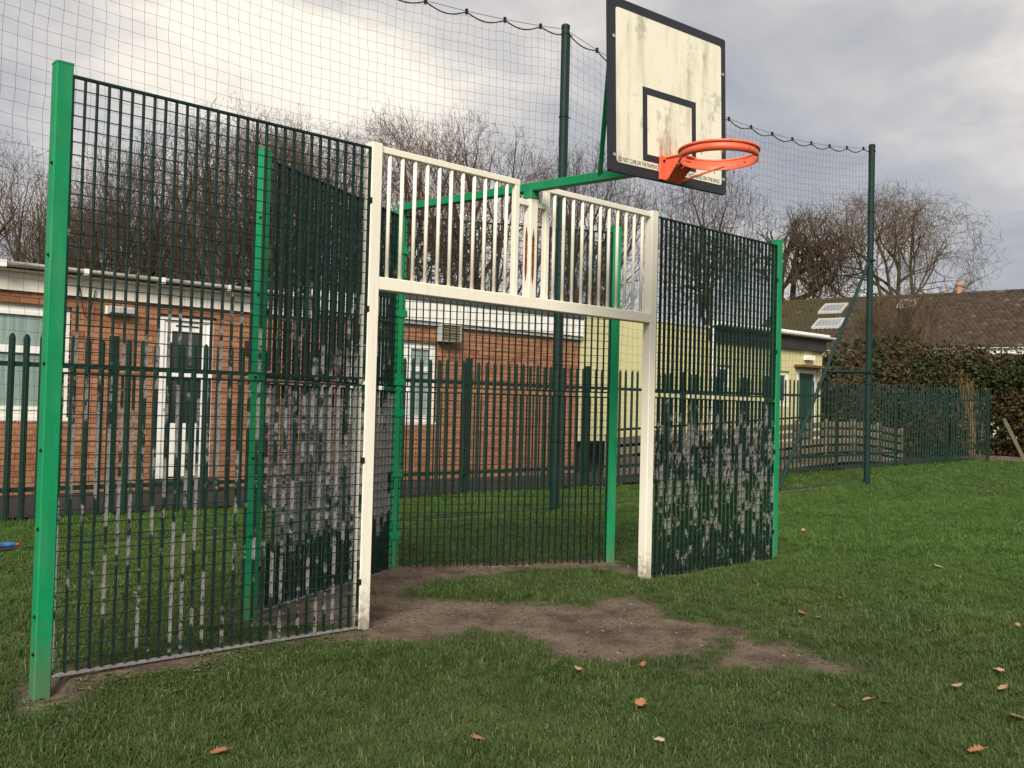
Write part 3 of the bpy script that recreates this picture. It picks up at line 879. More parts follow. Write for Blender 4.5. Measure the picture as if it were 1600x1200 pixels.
# fittings on the wall
t = thing('bulkhead_light', 'grey oblong bulkhead light on the brick wall left of the door', 'light', (.04, WY - .01, 2.53))
MB().box(-.19, .17, -.03, 0.0, -.055, .055).build('backplate', M_WHITE, t)
MB().prism([(-.045, -.05), (-.045, .05), (-.02, .056), (.04, .05), (.055, .03), (.055, -.035), (.03, -.05)], (-.165, -.075, 0), (.15, -.075, 0)).build('diffuser', M_GREY, t)
t = thing('extractor_vent', 'weathered brown louvred vent box high on the brick wall', 'vent', (5.58, WY - .02, 2.62))
MB().box(-.20, .20, -.17, .0, -.15, -.135).box(-.20, .20, -.17, .0, .135, .15).box(-.20, -.185, -.17, 0, -.135, .135).box(.185, .20, -.17, 0, -.135, .135).build('housing', M_GREY, t)
for k in range(6):
    MB().prism([(-.006, -.02), (.006, -.02), (.006, .02), (-.006, .02)], (-.184, -.15 , -.11 + k * .044), (.184, -.15, -.11 + k * .044), (0, .5, 1)).build('louvre', M_TAN, t)
MB().box(-.184, .184, -.12, -.11, -.134, .134).build('back', M_TAN, t)
t = tag(MB().box(-.07, .07, -.05, 0, -.10, .10).box(-.06, .06, -.056, -.05, -.02, .09).build('keypad_box', M_BROWN, None, loc=(1.93, WY - .003, 2.15)), 'small dark brown box on the brick wall right of the door', 'box')
aa = np.linspace(0, 1, 20)
tag(MB().tube(np.stack([.0 + .20 * aa, -.012 + 0 * aa, .18 - .55 * aa + .25 * np.sin(aa * 3.2) * -1 + .50 * aa ** 2], 1), .007, 5).build('loose_cable', M_BLACK, None, loc=(-.50, WY - .06, 2.62)), 'loop of loose black cable hanging from the fascia', 'cable')

# ------------------------------------------------------------------ yellow annex
m, nt, b = new_mat('yellow_render'); M_YEL = m
P = wpos(nt)
setc(nt, b, mixc(nt, maprange(nt, noise(nt, P, 40, 4), .4, .7, 0, .25), ramp(nt, noise(nt, P, 1.2, 5), [(.3, (.52, .48, .25)), (.7, (.60, .555, .305))]), (.48, .44, .22)), .75, .25)
bump(nt, b, noise(nt, P, 60, 3), .15, .003)
M_FELT = paint('brown_fascia', (.042, .036, .033), .7, .2)
M_DKDOOR = paint('dark_green_door', (.012, .058, .034), .4, .12)
M_TIMBER_D = paint('dark_timber', (.16, .075, .03), .7, .3)
ann = thing('yellow_annex', 'pale yellow annex building with brown roof edge, right of the brick school', 'building', (0, WY, 0))
MB().box(8.94, 13.10, -.02, 4.5, .76, 3.28).build('wall', M_YEL, ann)
MB().box(8.935, 13.12, -.05, 4.6, 3.28, 3.33).build('roof', M_FASCIA2, ann)
# low wing with openings: window and door
lw_ = MB()
OP2 = [(13.45, 14.02, 2.0, 2.48), (16.0, 16.52, 1.62, 2.46), (16.86, 17.72, .62, 2.52)]
xsplit = sorted({13.101, 18.05, *[o[0] for o in OP2], *[o[1] for o in OP2]})
for a, bb in zip(xsplit[:-1], xsplit[1:]):
    op = [o for o in OP2 if o[0] < (a + bb) / 2 < o[1]]
    if op:
        lw_.box(a, bb, 0, .25, .70, op[0][2]); lw_.box(a, bb, 0, .25, op[0][3], 3.30)
    else:
        lw_.box(a, bb, 0, .25, .70, 3.30)
lw_.box(17.8, 18.05, .25, 4.5, .7, 3.3)
lw_.build('wall', M_YEL, ann)
MB().box(13.12, 18.10, -.10, -.005, 3.02, 3.30).build('fascia_board', M_FELT, ann)
MB().box(13.12, 18.30, -.13, 4.6, 3.302, 3.34).build('roof', M_ROOF, ann)
MB().prism(prof, (13.12, -.20, 3.40), (18.42, -.20, 3.40)).build('gutter', M_WHITE, ann)
MB().box(13.12, 18.20, -.135, -.05, 3.341, 3.47).build('roof_trim', M_WHITE, ann)
for x, z1 in ((12.35, 2.75), (13.16, 3.36)):
    MB().rod((x, -.09, .8), (x, -.09, z1), .034, 10).build('downpipe', M_WHITE, ann)
window(ann, 13.45, 14.02, 2.0, 2.48, 1, 0, M_GLASS, fr=.05)
window(ann, 16.0, 16.52, 1.62, 2.46, 1, 0, M_GLASS, fr=.06)
d2_ = MB().box(16.86, 16.94, -.01, .08, .62, 2.52).box(17.64, 17.72, -.01, .08, .62, 2.52).box(16.94, 17.64, -.01, .08, 2.44, 2.52).build('door', M_WHITE, ann)
MB().box(16.94, 17.64, .02, .06, .63, 2.44).build('leaf', M_DKDOOR, d2_)
MB().box(17.25, 17.29, .012, .02, 1.2, 2.2).build('vision_panel', M_GLASS, d2_)
MB().box(16.70, 17.95, -.30, 0, 2.58, 2.64).build('door_canopy', M_TIMBER_D, ann)
MB().box(17.15, 17.50, -.12, 0, 2.78, 2.90).build('wall_light', M_WHITE, ann)
for x in np.arange(9.1, 18, 1.45):
    MB().box(x, x + .2, .12, .3, 0, .70).build('pier', M_PLINTH, ann)
MB().box(8.95, 18.0, .6, .7, 0, .74).build('skirt', M_PLINTH, ann)

# timber ramp with boarded sides
m, nt, b = new_mat('weathered_timber'); M_TIMB = m
P = wpos(nt)
rnd = nd(nt, 'ShaderNodeObjectInfo').outputs['Random']
c = ramp(nt, rnd, [(0, (.17, .135, .095)), (.4, (.24, .20, .15)), (.8, (.34, .27, .175)), (1, (.40, .31, .19))])
c = mixc(nt, maprange(nt, noise(nt, mapping(nt, P, (2, 2, 40)), 1, 5), .45, .7, 0, .5), c, (.12, .095, .07))
setc(nt, b, c, .85, .2)
ramp_t = thing('timber_ramp', 'weathered timber access ramp with boarded sides beside the yellow annex', 'ramp', (0, 6.95, 0))
def rtop(x): return float(np.interp(x, [8.5, 16.3, 18.3, 20.4], [.86, 1.24, 1.24, 1.02]))
rx = list(np.arange(8.65, 20.5, 1.30))
for i, x in enumerate(rx):
    gz = float(ground_z(x, 6.95))
    MB().bar((x, 0, gz), (x, 0, rtop(x) + .07), .095, .095, .006, up=(0, 1, 0)).build('ramp_post', M_TIMB, ramp_t)
    if i + 1 < len(rx):
        x2 = rx[i + 1]
        for k in range(5):
            z1, z2 = rtop(x) - .07 - k * .195, rtop(x2) - .07 - k * .195
            if min(z1, z2) < .12: continue
            MB().bar((x - .02, -.062, z1), (x2 + .018, -.062, z2), .024, .135, .004).build('ramp_board', M_TIMB, ramp_t)
        MB().bar((x, 0, rtop(x) - .93), (x2, 0, rtop(x2) - .93), .9, .04, .004).build('deck', M_TIMB, ramp_t) if rtop(x) > 1.05 else None
for x0, x1 in ((8.65, 16.3), (16.3, 18.4)):
    MB().rod((x0, -.09, rtop(x0) + .14), (x1, -.09, rtop(x1) + .14), .022, 8).build('handrail', M_BLACK, ramp_t)

# ------------------------------------------------------------------ house behind
m, nt, b = new_mat('mossy_roof_tile'); M_TILE = m
P = wpos(nt)
isl = nt.nodes.new('ShaderNodeNewGeometry').outputs['Random Per Island']
c = ramp(nt, isl, [(0, (.040, .027, .018)), (.5, (.056, .039, .027)), (.97, (.074, .053, .037)), (1, (.13, .11, .085))])
xs_ = nd(nt, 'ShaderNodeSeparateXYZ', Vector=P)
mossy = maprange(nt, math_(nt, 'ADD', noise(nt, P, .45, 5, .65), math_(nt, 'MULTIPLY', math_(nt, 'SUBTRACT', xs_.outputs[1], 22.0), .035)), .50, .68)
c = mixc(nt, math_(nt, 'MULTIPLY', mossy, .75), c, (.055, .052, .016))
setc(nt, b, c, .9, .2)
M_CREAMW = paint('cream_wall', (.60, .53, .42), .8, .08)
hz_ = math.atan2(-.981, .195)
house = thing('tiled_house', 'house with a brown mossy tiled roof behind the hedge on the right', 'house', (48.8, 27.8, 0), hz_)
HL0, HL1, RUN, HR, HE = -.4, 24.0, 7.25, 8.5, 5.0
slope = math.atan2(HR - HE, RUN); SLN = math.hypot(RUN, HR - HE)
tiles = MB(); rt_ = random.Random(8)
course = .30; tw = .25
def roof_pt(x, d, h): # d metres down the slope, h above it
    return (x, -d * math.cos(slope) - h * math.sin(slope) * 0 , HR - d * math.sin(slope) + h)
nc = int(SLN / course) + 1
for r in range(nc):
    d0, d1 = r * course, (r + 1) * course + .02
    off = (r % 2) * tw / 2
    for k in range(int((HL1 - HL0) / tw)):
        x0 = HL0 + k * tw + off; x1 = x0 + tw - .012
        j = rt_.uniform(-.008, .010)
        a0 = .005 + j * .6; a1 = .034 + j * .6 + rt_.uniform(-.003, .006)
        xm = (x0 + x1) / 2
        v = [roof_pt(x0, d0, a0), roof_pt(xm, d0, a0 + .03), roof_pt(x1, d0, a0), roof_pt(x0, d1, a1), roof_pt(xm, d1, a1 + .035), roof_pt(x1, d1, a1), roof_pt(x0, d1, a1 - .05), roof_pt(x1, d1, a1 - .05)]
        tiles.add(v, [(0, 3, 4, 1), (1, 4, 5, 2), (3, 6, 7, 5, 4)])
roof = MB().add([(HL0, 0, HR - .03), (HL1, 0, HR - .03), (HL1, -RUN - .1, HE - .08), (HL0, -RUN - .1, HE - .08), (HL1, RUN, HE - .08), (HL0, RUN, HE - .08)], [(0, 3, 2, 1), (0, 1, 4, 5)]).build('roof', M_TILE, house)
stuff(tiles.build('roof_tile', M_TILE, roof))
rd = MB()
for k in range(int((HL1 - HL0) / .45)):
    x = HL0 + k * .45
    rd.prism([(-.14, -.06), (-.10, .05), (0, .09), (.10, .05), (.14, -.06)], (x, 0, HR + .04), (x + .445, 0, HR + .045))
rd.build('ridge_tile', M_TILE, roof)
MB().box(HL0 + .3, HL1 - .2, -RUN + .5, RUN - .5, 0, HE + .12).build('wall', M_CREAMW, house)
MB().add([(HL0 + .3, -RUN + .5, HE), (HL0 + .3, RUN - .5, HE), (HL0 + .3, 0, HR - .15), (HL0 + .5, -RUN + .5, HE), (HL0 + .5, RUN - .5, HE), (HL0 + .5, 0, HR - .15)], [(0, 1, 2), (5, 4, 3), (0, 3, 4, 1), (1, 4, 5, 2), (2, 5, 3, 0)]).build('gable', M_CREAMW, house)
MB().box(HL0, HL1, -RUN - .12, -RUN - .06, HE - .42, HE - .12).build('fascia_board', M_WHITE, house)
MB().prism(prof, (HL0, -RUN - .2, HE - .08), (HL1, -RUN - .2, HE - .08)).build('gutter', M_WHITE, house)
for (x0, x1, d0, d1) in ((2.5, 3.9, .95 / .9, 2.25 / .9), (2.9, 4.5, 3.3 / .9, 4.55 / .9), (6.85, 7.85, .8 / .9, 1.9 / .9)):
    mb = MB(); gl = MB()
    def slab(mb, x0, x1, d0, d1, h0, h1):
        v = [roof_pt(x, d, h) for h in (h0, h1) for d in (d0, d1) for x in (x0, x1)]
        mb.add(v, [(0, 2, 3, 1), (4, 5, 7, 6), (0, 1, 5, 4), (2, 6, 7, 3), (0, 4, 6, 2), (1, 3, 7, 5)])
    for q in ((x0, x1, d0, d0 + .12), (x0, x1, d1 - .12, d1), (x0, x0 + .12, d0 + .12, d1 - .12), (x1 - .12, x1, d0 + .12, d1 - .12)):
        slab(mb, *q, .03, .16)
    sk = mb.build('skylight', M_GREY, roof)
    slab(gl, x0 + .12, x1 - .12, d0 + .12, d1 - .12, .06, .12)
    m_ = bpy.data.materials.get('skylight_glass')
    if not m_:
        m_, nt, b = new_mat('skylight_glass'); setc(nt, b, (.26, .27, .28), .10, .8)  # pale grey base colour stands in for sky reflected in the glass
    gl.build('pane', m_, roof)
MB().lathe([(.0, .62), (.17, .62), (.22, .60), (.22, .46), (.15, .42), (.15, 0), (.19, 0)], 14).build('flue_pot', paint('clay', (.42, .22, .12), .8, .2), house, loc=(9.8, 0, HR + .02))

# ------------------------------------------------------------------ vegetation materials
def bark(name, lo, hi, rough=.9):
    m, nt, b = new_mat(name)
    P = wpos(nt)
    setc(nt, b, ramp(nt, noise(nt, mapping(nt, P, (1, 1, .35)), 5, 5, .65), [(.3, lo), (.7, hi)]), rough, .15)
    return m
BK_DARK = bark('bark_dark', (.045, .036, .026), (.10, .082, .058))
BK_MOSS = bark('bark_mossy', (.055, .050, .022), (.13, .115, .055))
TW_BROWN = bark('twig_brown', (.055, .039, .027), (.115, .083, .057))
TW_RED = bark('twig_red', (.072, .044, .034), (.145, .092, .071))
TW_TAN = bark('twig_tan', (.085, .060, .037), (.165, .118, .073))
TW_GREY = bark('twig_grey', (.055, .046, .034), (.115, .095, .071))

def tree(name, label, base, H, W, style, seed, bk, tw, n1=9, trunk_r=None, group='bare winter trees behind the school'):
    rg = np.random.default_rng(seed)
    x, y = base; gz = float(ground_z(x, y))
    t = thing(name, label, 'tree', (x, y, gz), 0, group)
    H = H - gz
    up = style.get('up', .25); ang = style.get('ang', 45); crook = style.get('crook', .15); droop = style.get('droop', 0)
    bare = style.get('bare', .25); lv = style.get('levels', 4); kids = style.get('kids', (n1, 8, 7, 5)); rmin = style.get('rmin', .007)
    stems = style.get('stems', 1)
    S = [[], []]     # trunk and crown sticks
    def grow(p, d, L, r, level):
        nseg = (7, 6, 5, 4, 3)[min(level, 4)]
        pts = [p]; dirs = [d]
        q = p.copy(); dd = d.copy()
        for i in range(nseg):
            dd = dd + rg.normal(0, crook * (1.0 if level else .4), 3) + np.array([0, 0, up * (.35 if level else .1) - droop * (i / nseg) * (level >= style.get('droop_from', 2))])
            dd /= np.linalg.norm(dd)
            q = q + dd * L / nseg
            pts.append(q); dirs.append(dd)
        rr = [max(rmin, r * (1 - .75 * i / nseg)) for i in range(nseg + 1)]
        tgt = S[0] if level <= style.get('trunk_levels', 1) else S[1]
        for i in range(nseg):
            tgt.append((pts[i], pts[i + 1], rr[i], rr[i + 1]))
        if level >= lv:
            return
        nk = kids[min(level, len(kids) - 1)]
        f0 = bare if level == 0 else .18
        for k in range(nk):
            f = f0 + (1 - f0) * (k + rg.uniform(.2, .9)) / nk
            i = min(int(f * nseg), nseg - 1); ff = f * nseg - i
            pp = pts[i] * (1 - ff) + pts[i + 1] * ff
            dl = dirs[i + 1]
            a = rg.normal(0, 1, 3); a -= dl * (a @ dl); a /= np.linalg.norm(a) + 1e-9
            an = R(ang + rg.normal(0, 12)) * (1.0 if level else 1.0 + .15 * (1 - f))
            nd_ = dl * math.cos(an) + a * math.sin(an)
            if level == 0:
                Lc = style.get('limb', .55) * H * (1.0 - .55 * abs(f - .45) - .25 * f) * rg.uniform(.8, 1.15)
            else:
                Lc = L * rg.uniform(.46, .76) * (1.05 - .35 * f)
            grow(pp, nd_, Lc, max(rmin, rr[i] * rg.uniform(.5, .68) * (style.get('thick', .6) / .6)), level + 1)
    tr = trunk_r or H * .022
    for s in range(stems):
        a0 = rg.uniform(0, 6.28)
        lean = style.get('lean', .05) if stems == 1 else style.get('lean', .22)
        d0 = np.array([math.cos(a0) * lean, math.sin(a0) * lean, 1.0]); d0 /= np.linalg.norm(d0)
        off = np.array([math.cos(a0), math.sin(a0), 0]) * (.25 if stems > 1 else 0)
        grow(off + np.array([0, 0, -.1]), d0, H * rg.uniform(.80, .92) if stems > 1 else H * style.get('top', .85), tr * (.7 if stems > 1 else 1), 0)
    if stems > 1:
        S[0].append((np.array([0, 0, -.15]), np.array([0, 0, .12]), .50, .34))   # shared stool
    # fit the crown to the wanted height and width
    for part, nm, mt, nsd in ((0, 'trunk', bk, 6), (1, 'crown', tw, 3)):
        if not S[part]:
            continue
    allp = np.array([s[1] for s in S[0] + S[1]])
    over = style.get('over', 1.22)
    kz = over * H / np.percentile(allp[:, 2], 99.0)
    kw = over * W / 2 / np.percentile(np.hypot(allp[:, 0], allp[:, 1]), 95)
    sc = np.array([kw, kw, kz])
    zc = style.get('zc', .58) * H; rzu = H - zc
    def rho(Q):
        u = (Q - np.array([0, 0, zc])) / np.array([W / 2, W / 2, rzu])
        u[:, 2] = np.where(u[:, 2] < 0, u[:, 2] * .30, u[:, 2])
        lump = .30 * (fbm(u[:, 0] * 2.1 + seed, u[:, 1] * 2.1 + u[:, 2] * 1.7, seed) - .5)
        return np.linalg.norm(u, axis=1) - lump
    for part, nm, mt, nsd in ((0, 'trunk', bk, 6), (1, 'crown', tw, 3)):
        P0 = np.array([s[0] for s in S[part]]) * sc; P1 = np.array([s[1] for s in S[part]]) * sc
        r0 = np.array([s[2] for s in S[part]]); r1 = np.array([s[3] for s in S[part]])
        # twigs thin out towards the rounded edge of the crown
        q0 = rho(P0); q1 = rho(P1)
        ok = ((q0 + q1) / 2 < .86 + .22 * rg.random(len(P0)) ** 2) if part else (q0 + q1) / 2 < 1.0
        r0 = np.maximum(rmin, r0 * np.clip((.95 - q0) / .45, .02, 1)); r1 = np.maximum(rmin, r1 * np.clip((.95 - q1) / .45, .02, 1))
        P0, P1, r0, r1 = P0[ok], P1[ok], r0[ok], r1[ok]
        V, F = sticks(P0, P1, r0, r1, nsd)
        put(nm, np_mesh(nm, V, F, mt, part == 0), t)
    return t

UPR = dict(up=.36, ang=42, crook=.15, limb=.62, bare=.12, kids=(14, 9, 8, 7), levels=4, rmin=.0042, top=.75)
MULTI = dict(up=.30, ang=40, crook=.15, limb=.5, bare=.12, kids=(8, 8, 7, 5), levels=4, stems=4, lean=.36, rmin=.0042)
ROUND = dict(up=.20, ang=50, crook=.18, limb=.74, bare=.14, kids=(13, 9, 8, 7), levels=4, top=.62, rmin=.0042)
SPREAD = dict(up=.14, ang=56, crook=.19, limb=.75, bare=.42, kids=(10, 10, 8, 7), levels=4, top=.75, rmin=.006, zc=.62)
OAK = dict(up=.10, ang=60, crook=.34, limb=.70, bare=.56, kids=(7, 8, 7, 6), levels=4, rmin=.008, top=.72, zc=.68, thick=.86)
WILLOW = dict(up=.20, ang=48, crook=.28, limb=.75, bare=.48, kids=(11, 10, 8, 7), levels=4, droop=.34, droop_from=2, rmin=.008, top=.68, zc=.68, over=1.1)
SHRUB = dict(up=.30, ang=32, crook=.14, limb=.5, bare=.05, kids=(9, 8, 6, 4), levels=4, stems=5, lean=.4, droop=.30, droop_from=2, rmin=.009)

tree('bare_tree', 'twiggy bare tree at the far left edge above the school roof', (3.0, 25.6), 8.7, 8.0, MULTI, 11, BK_DARK, TW_TAN)
tree('bare_tree', 'bare tree with dark trunk between the leftmost twiggy tree and the dense stand', (6.2, 25.4), 9.3, 6.0, ROUND, 12, BK_DARK, TW_GREY)
tree('bare_tree', 'tall dense upright bare tree seen through the left mesh panel', (7.0, 20.0), 9.2, 7.6, MULTI, 13, BK_MOSS, TW_BROWN)
tree('bare_tree', 'bare tree with mossy stems directly behind the second green post', (9.4, 22.8), 10.0, 8.4, MULTI, 14, BK_MOSS, TW_BROWN)
tree('bare_tree', 'dense reddish bare tree behind the oblique mesh panel', (12.2, 24.7), 11.3, 9.0, ROUND, 15, BK_DARK, TW_RED)
tree('bare_tree', 'rounded reddish bare tree above the left half of the goal frame', (12.5, 19.9), 10.3, 8.4, ROUND, 16, BK_MOSS, TW_RED)
tree('bare_tree', 'upright fine-branched bare tree above the middle of the goal frame', (14.6, 17.7), 10.1, 7.4, UPR, 17, BK_DARK, TW_RED)
tree('bare_tree', 'low bushy bare tree between the leftmost trees, just over the roof', (4.9, 22.0), 7.2, 6.0, ROUND, 41, BK_DARK, TW_BROWN)
tree('bare_tree', 'bare tree between the mossy-stemmed tree and the rounded reddish tree', (10.9, 21.2), 10.1, 7.6, ROUND, 42, BK_DARK, TW_BROWN)
tree('bare_tree', 'slim bare tree behind the right half of the goal frame', (21.5, 19.4), 11.0, 6.4, UPR, 18, BK_DARK, TW_BROWN)
tree('bare_tree', 'spreading bare tree below the basketball board', (31.2, 21.2), 12.6, 8.2, SPREAD, 19, BK_DARK, TW_RED)
tree('bare_oak', 'dark crooked bare oak standing behind the tiled roof', (53.8, 30.6), 15.8, 11.0, OAK, 20, BK_DARK, TW_BROWN, trunk_r=.46)
tree('twisted_willow', 'wide bare twisted willow drooping right of the braced net pole', (55.8, 26.1), 16.9, 16.0, WILLOW, 21, BK_DARK, TW_TAN, trunk_r=.36)
tree('weeping_shrub', 'straw brown weeping shrub in front of the tiled roof', (39.6, 16.4), 7.6, 5.0, SHRUB, 22, TW_TAN, TW_TAN, group=None)

# leafy masses: hedges of small leaf faces over a twig core
def leaf_mat(name, lo, mid, hi, dead=None):
    m, nt, b = new_mat(name)
    isl = nt.nodes.new('ShaderNodeNewGeometry').outputs['Random Per Island']
    P = wpos(nt)
    c = ramp(nt, isl, [(0, lo), (.55, mid), (1, hi)])
    if dead:
        c = mixc(nt, maprange(nt, noise(nt, P, .9, 4, .6), .42, .64), c, dead)
    setc(nt, b, c, .65, .12)
    return m
LF_DARK = leaf_mat('evergreen_leaf', (.010, .018, .008), (.022, .036, .014), (.050, .070, .026))
LF_HEDGE = leaf_mat('hedge_leaf', (.012, .017, .007), (.026, .036, .012), (.070, .078, .028), (.075, .050, .024))
def hedge(name, label, blobs, nleaf, size, mat, seed, loc, twigs=400, twmat=None):
    """blobs: (x, y, z, rx, ry, rz) ellipsoids relative to loc"""
    rg = np.random.default_rng(seed)
    t = thing(name, label, 'hedge', loc)
    B = np.array(blobs, float)
    wgt = (B[:, 3] * B[:, 4] * B[:, 5]) ** .7; wgt /= wgt.sum()
    k = rg.choice(len(B), nleaf, p=wgt)
    d = rg.normal(0, 1, (nleaf, 3)); d /= np.linalg.norm(d, axis=1)[:, None]
    rad = rg.uniform(.55, 1.06, nleaf) ** .6
    lump = 1 + .28 * (fbm(d[:, 0] * 3 + k * 5.1, d[:, 2] * 3 + d[:, 1] * 2, seed) - .5)
    P = B[k, :3] + d * B[k, 3:] * (rad * lump)[:, None]
    keep = P[:, 2] > .03
    P = P[keep]; d = d[keep]; n = len(P)
    nrm = d + rg.normal(0, .75, (n, 3)); nrm /= np.linalg.norm(nrm, axis=1)[:, None]
    a = np.cross(nrm, rg.normal(0, 1, (n, 3))); a /= np.linalg.norm(a, axis=1)[:, None]
    bb = np.cross(nrm, a)
    s = (size * rg.uniform(.6, 1.4, n))[:, None]
    V = np.stack([P - a * s, P + bb * s * .5 + nrm * s * .15, P + a * s, P - bb * s * .5 + nrm * s * .15], 1).reshape(-1, 3)
    F = (np.arange(n) * 4)[:, None] + np.array([[0, 1, 2, 3]])
    put('foliage', np_mesh('foliage', V, F, mat), t)
    kk = rg.choice(len(B), twigs, p=wgt)
    base = B[kk, :3] + rg.normal(0, .25, (twigs, 3)) * B[kk, 3:]
    dd = rg.normal(0, 1, (twigs, 3)); dd[:, 2] = np.abs(dd[:, 2]) + .5; dd /= np.linalg.norm(dd, axis=1)[:, None]
    tip = base + dd * B[kk, 3:] * rg.uniform(.7, 1.12, (twigs, 1))
    V, F = sticks(base, tip, .018, .005, 3)
    put('stems', np_mesh('stems', V, F, twmat or TW_BROWN), t)
    return t
rg = np.random.default_rng(2)
bl = []
for x in np.arange(-4, 16.5, .9):
    bl.append((x, rg.uniform(-.4, .4), rg.uniform(2.4, 2.9), rg.uniform(1.0, 1.4), 1.0, rg.uniform(1.0, 1.5) + (.9 if x > 12 and rg.random() < .5 else 0)))
hedge('evergreen_hedge', 'dark evergreen hedge showing just above the flat school roof', bl, 26000, .085, LF_DARK, 31, (5.0, 15.4, 0), 500)
bl = []
prevtop = {}
for x, y, top in ((20.3, 9.2, 2.9), (21.2, 9.3, 3.15), (22.4, 9.4, 3.45), (23.6, 9.4, 3.65), (24.9, 9.4, 3.8), (26.0, 9.2, 3.75), (27.0, 8.6, 3.75), (27.7, 7.7, 3.6), (27.6, 6.7, 3.45), (27.3, 5.8, 3.4), (27.0, 4.8, 3.3), (27.2, 3.7, 3.2), (27.4, 2.8, 3.1), (28.6, 1.8, 3.1), (29.8, .8, 3.2), (31, -.2, 3.2)):
    top = top - .0
    bl.append((x, y, top * .42, 1.35, 1.25, top * .62))
    bl.append((x + rg.uniform(-.4, .4), y + rg.uniform(-.4, .4), top * .72, 1.0, 1.0, top * .30))
for x in np.arange(19.0, 25.6, .75):
    bl.append((x, 7.75 + rg.uniform(-.15, .15), .75, .75, .6, 1.15))
hedge('boundary_hedge', 'tall dark overgrown hedge behind and beside the right end of the fence', bl, 130000, .066, LF_HEDGE, 33, (0, 0, 0), 1400, TW_BROWN)
# upright orange stems
t = thing('dogwood_shrub', 'cluster of bare orange stems standing in front of the hedge', 'shrub', (25.7, 7.3, .2))
rg2 = np.random.default_rng(4)
n = 34
p0 = np.stack([rg2.normal(0, .22, n), rg2.normal(0, .12, n), np.zeros(n)], 1)
p1 = p0 + np.stack([rg2.normal(0, .32, n), rg2.normal(0, .15, n), rg2.uniform(1.5, 2.6, n)], 1)
pm = (p0 + p1) / 2 + rg2.normal(0, .06, (n, 3))
V, F = sticks(np.concatenate([p0, pm]), np.concatenate([pm, p1]), np.concatenate([np.full(n, .009), np.full(n, .007)]), np.concatenate([np.full(n, .007), np.full(n, .003)]), 4)
put('stems', np_mesh('stems', V, F, bark('orange_stem', (.22, .12, .05), (.36, .21, .09))), t)
tag(MB().bar((.02, -.04, -.1), (-.20, .50, 1.18), .12, .10, .008).build('timber_stake', paint('mossy_stake', (.13, .115, .065), .9, .3), None, loc=(24.95, 5.5, .25)), 'leaning weathered timber stake in front of the hedge at right', 'stake')

# ------------------------------------------------------------------ grass
def blade_tuft(name, seed, n, rad, h0, h1, mat):
    """one tuft: curved blades fanning from a few crowns"""
    rg = np.random.default_rng(seed)
    V = []; F = []
    comb = rg.uniform(0, 6.28)
    for i in range(n):
        a = rg.uniform(0, 6.28); r = rad * math.sqrt(rg.random())
        p = np.array([r * math.cos(a), r * math.sin(a), -.008])
        h = rg.uniform(h0, h1) * (1.25 - .5 * r / rad); w = rg.uniform(.0013, .0027)
        la = comb + rg.normal(0, 1.1) if rg.random() < .6 else rg.uniform(0, 6.28)
        lean = rg.uniform(.15, 1.25)
        ld = np.array([math.cos(la), math.sin(la), 0]); tw_ = rg.uniform(-.8, .8)
        sd = np.array([-math.sin(la + tw_), math.cos(la + tw_), 0]) * w
        m1 = p + ld * h * lean * .18 + np.array([0, 0, h * .45])
        m2 = p + ld * h * lean * .52 + np.array([0, 0, h * (.80 - .12 * lean)])
        tp = p + ld * h * lean * .95 + np.array([0, 0, h * (1.02 - .50 * lean)])
        o = len(V)
        V += [p - sd, p + sd, m1 + sd, m1 - sd, m2 + sd * .7, m2 - sd * .7, tp]
        F += [(o, o + 1, o + 2, o + 3), (o + 3, o + 2, o + 4, o + 5), (o + 5, o + 4, o + 6)]
    me = bpy.data.meshes.new(name)
    me.from_pydata([tuple(v) for v in V], [], F); me.materials.append(mat); me.update()
    return bpy.data.objects.new(name, me)
m, nt, b = new_mat('grass_blade'); M_GRASS = m
P = wpos(nt)
rnd = nd(nt, 'ShaderNodeObjectInfo').outputs['Random']
isl = nt.nodes.new('ShaderNodeNewGeometry').outputs['Random Per Island']
dg = nd(nt, 'ShaderNodeVectorMath', {'operation': 'DISTANCE'}, i0=P, i1=(-1.2, -1.2, 0.0)).outputs['Value']
lush = maprange(nt, math_(nt, 'ADD', dg, math_(nt, 'MULTIPLY', noise(nt, P, .5, 3), 3.0)), 3.2, 8.5)
c1 = ramp(nt, noise(nt, P, 1.6, 5, .6), [(.30, (.042, .070, .017)), (.50, (.070, .106, .027)), (.70, (.108, .138, .044))])
c2 = ramp(nt, noise(nt, P, 1.1, 5, .6), [(.30, (.050, .116, .014)), (.50, (.078, .164, .020)), (.70, (.108, .188, .030))])
c = mixc(nt, lush, c1, c2)
c = mixc(nt, maprange(nt, noise(nt, P, 6.5, 4, .6), .56, .72, 0, .55), c, (.030, .058, .013))
c = mixc(nt, maprange(nt, noise(nt, P, 3.7, 4, .6), .58, .74, 0, .5), c, (.105, .135, .042))
c = mixc(nt, maprange(nt, rnd, 0, 1, 0, .5, False), c, (.043, .092, .018))
c = mixc(nt, maprange(nt, isl, .80, .99, 0, .75), c, (.19, .215, .085))
d_ = nd(nt, 'ShaderNodeSeparateXYZ', Vector=P)
setc(nt, b, c, .55, .3)
b.inputs['Subsurface Weight'].default_value = 0.0
tr = nd(nt, 'ShaderNodeBsdfTranslucent'); nt.links.new(c, tr.inputs['Color'])
ms = nd(nt, 'ShaderNodeMixShader', Fac=.25)
nt.links.new(b.outputs[0], ms.inputs[1]); nt.links.new(tr.outputs[0], ms.inputs[2])
nt.links.new(ms.outputs[0], nt.nodes['Material Output'].inputs['Surface'])

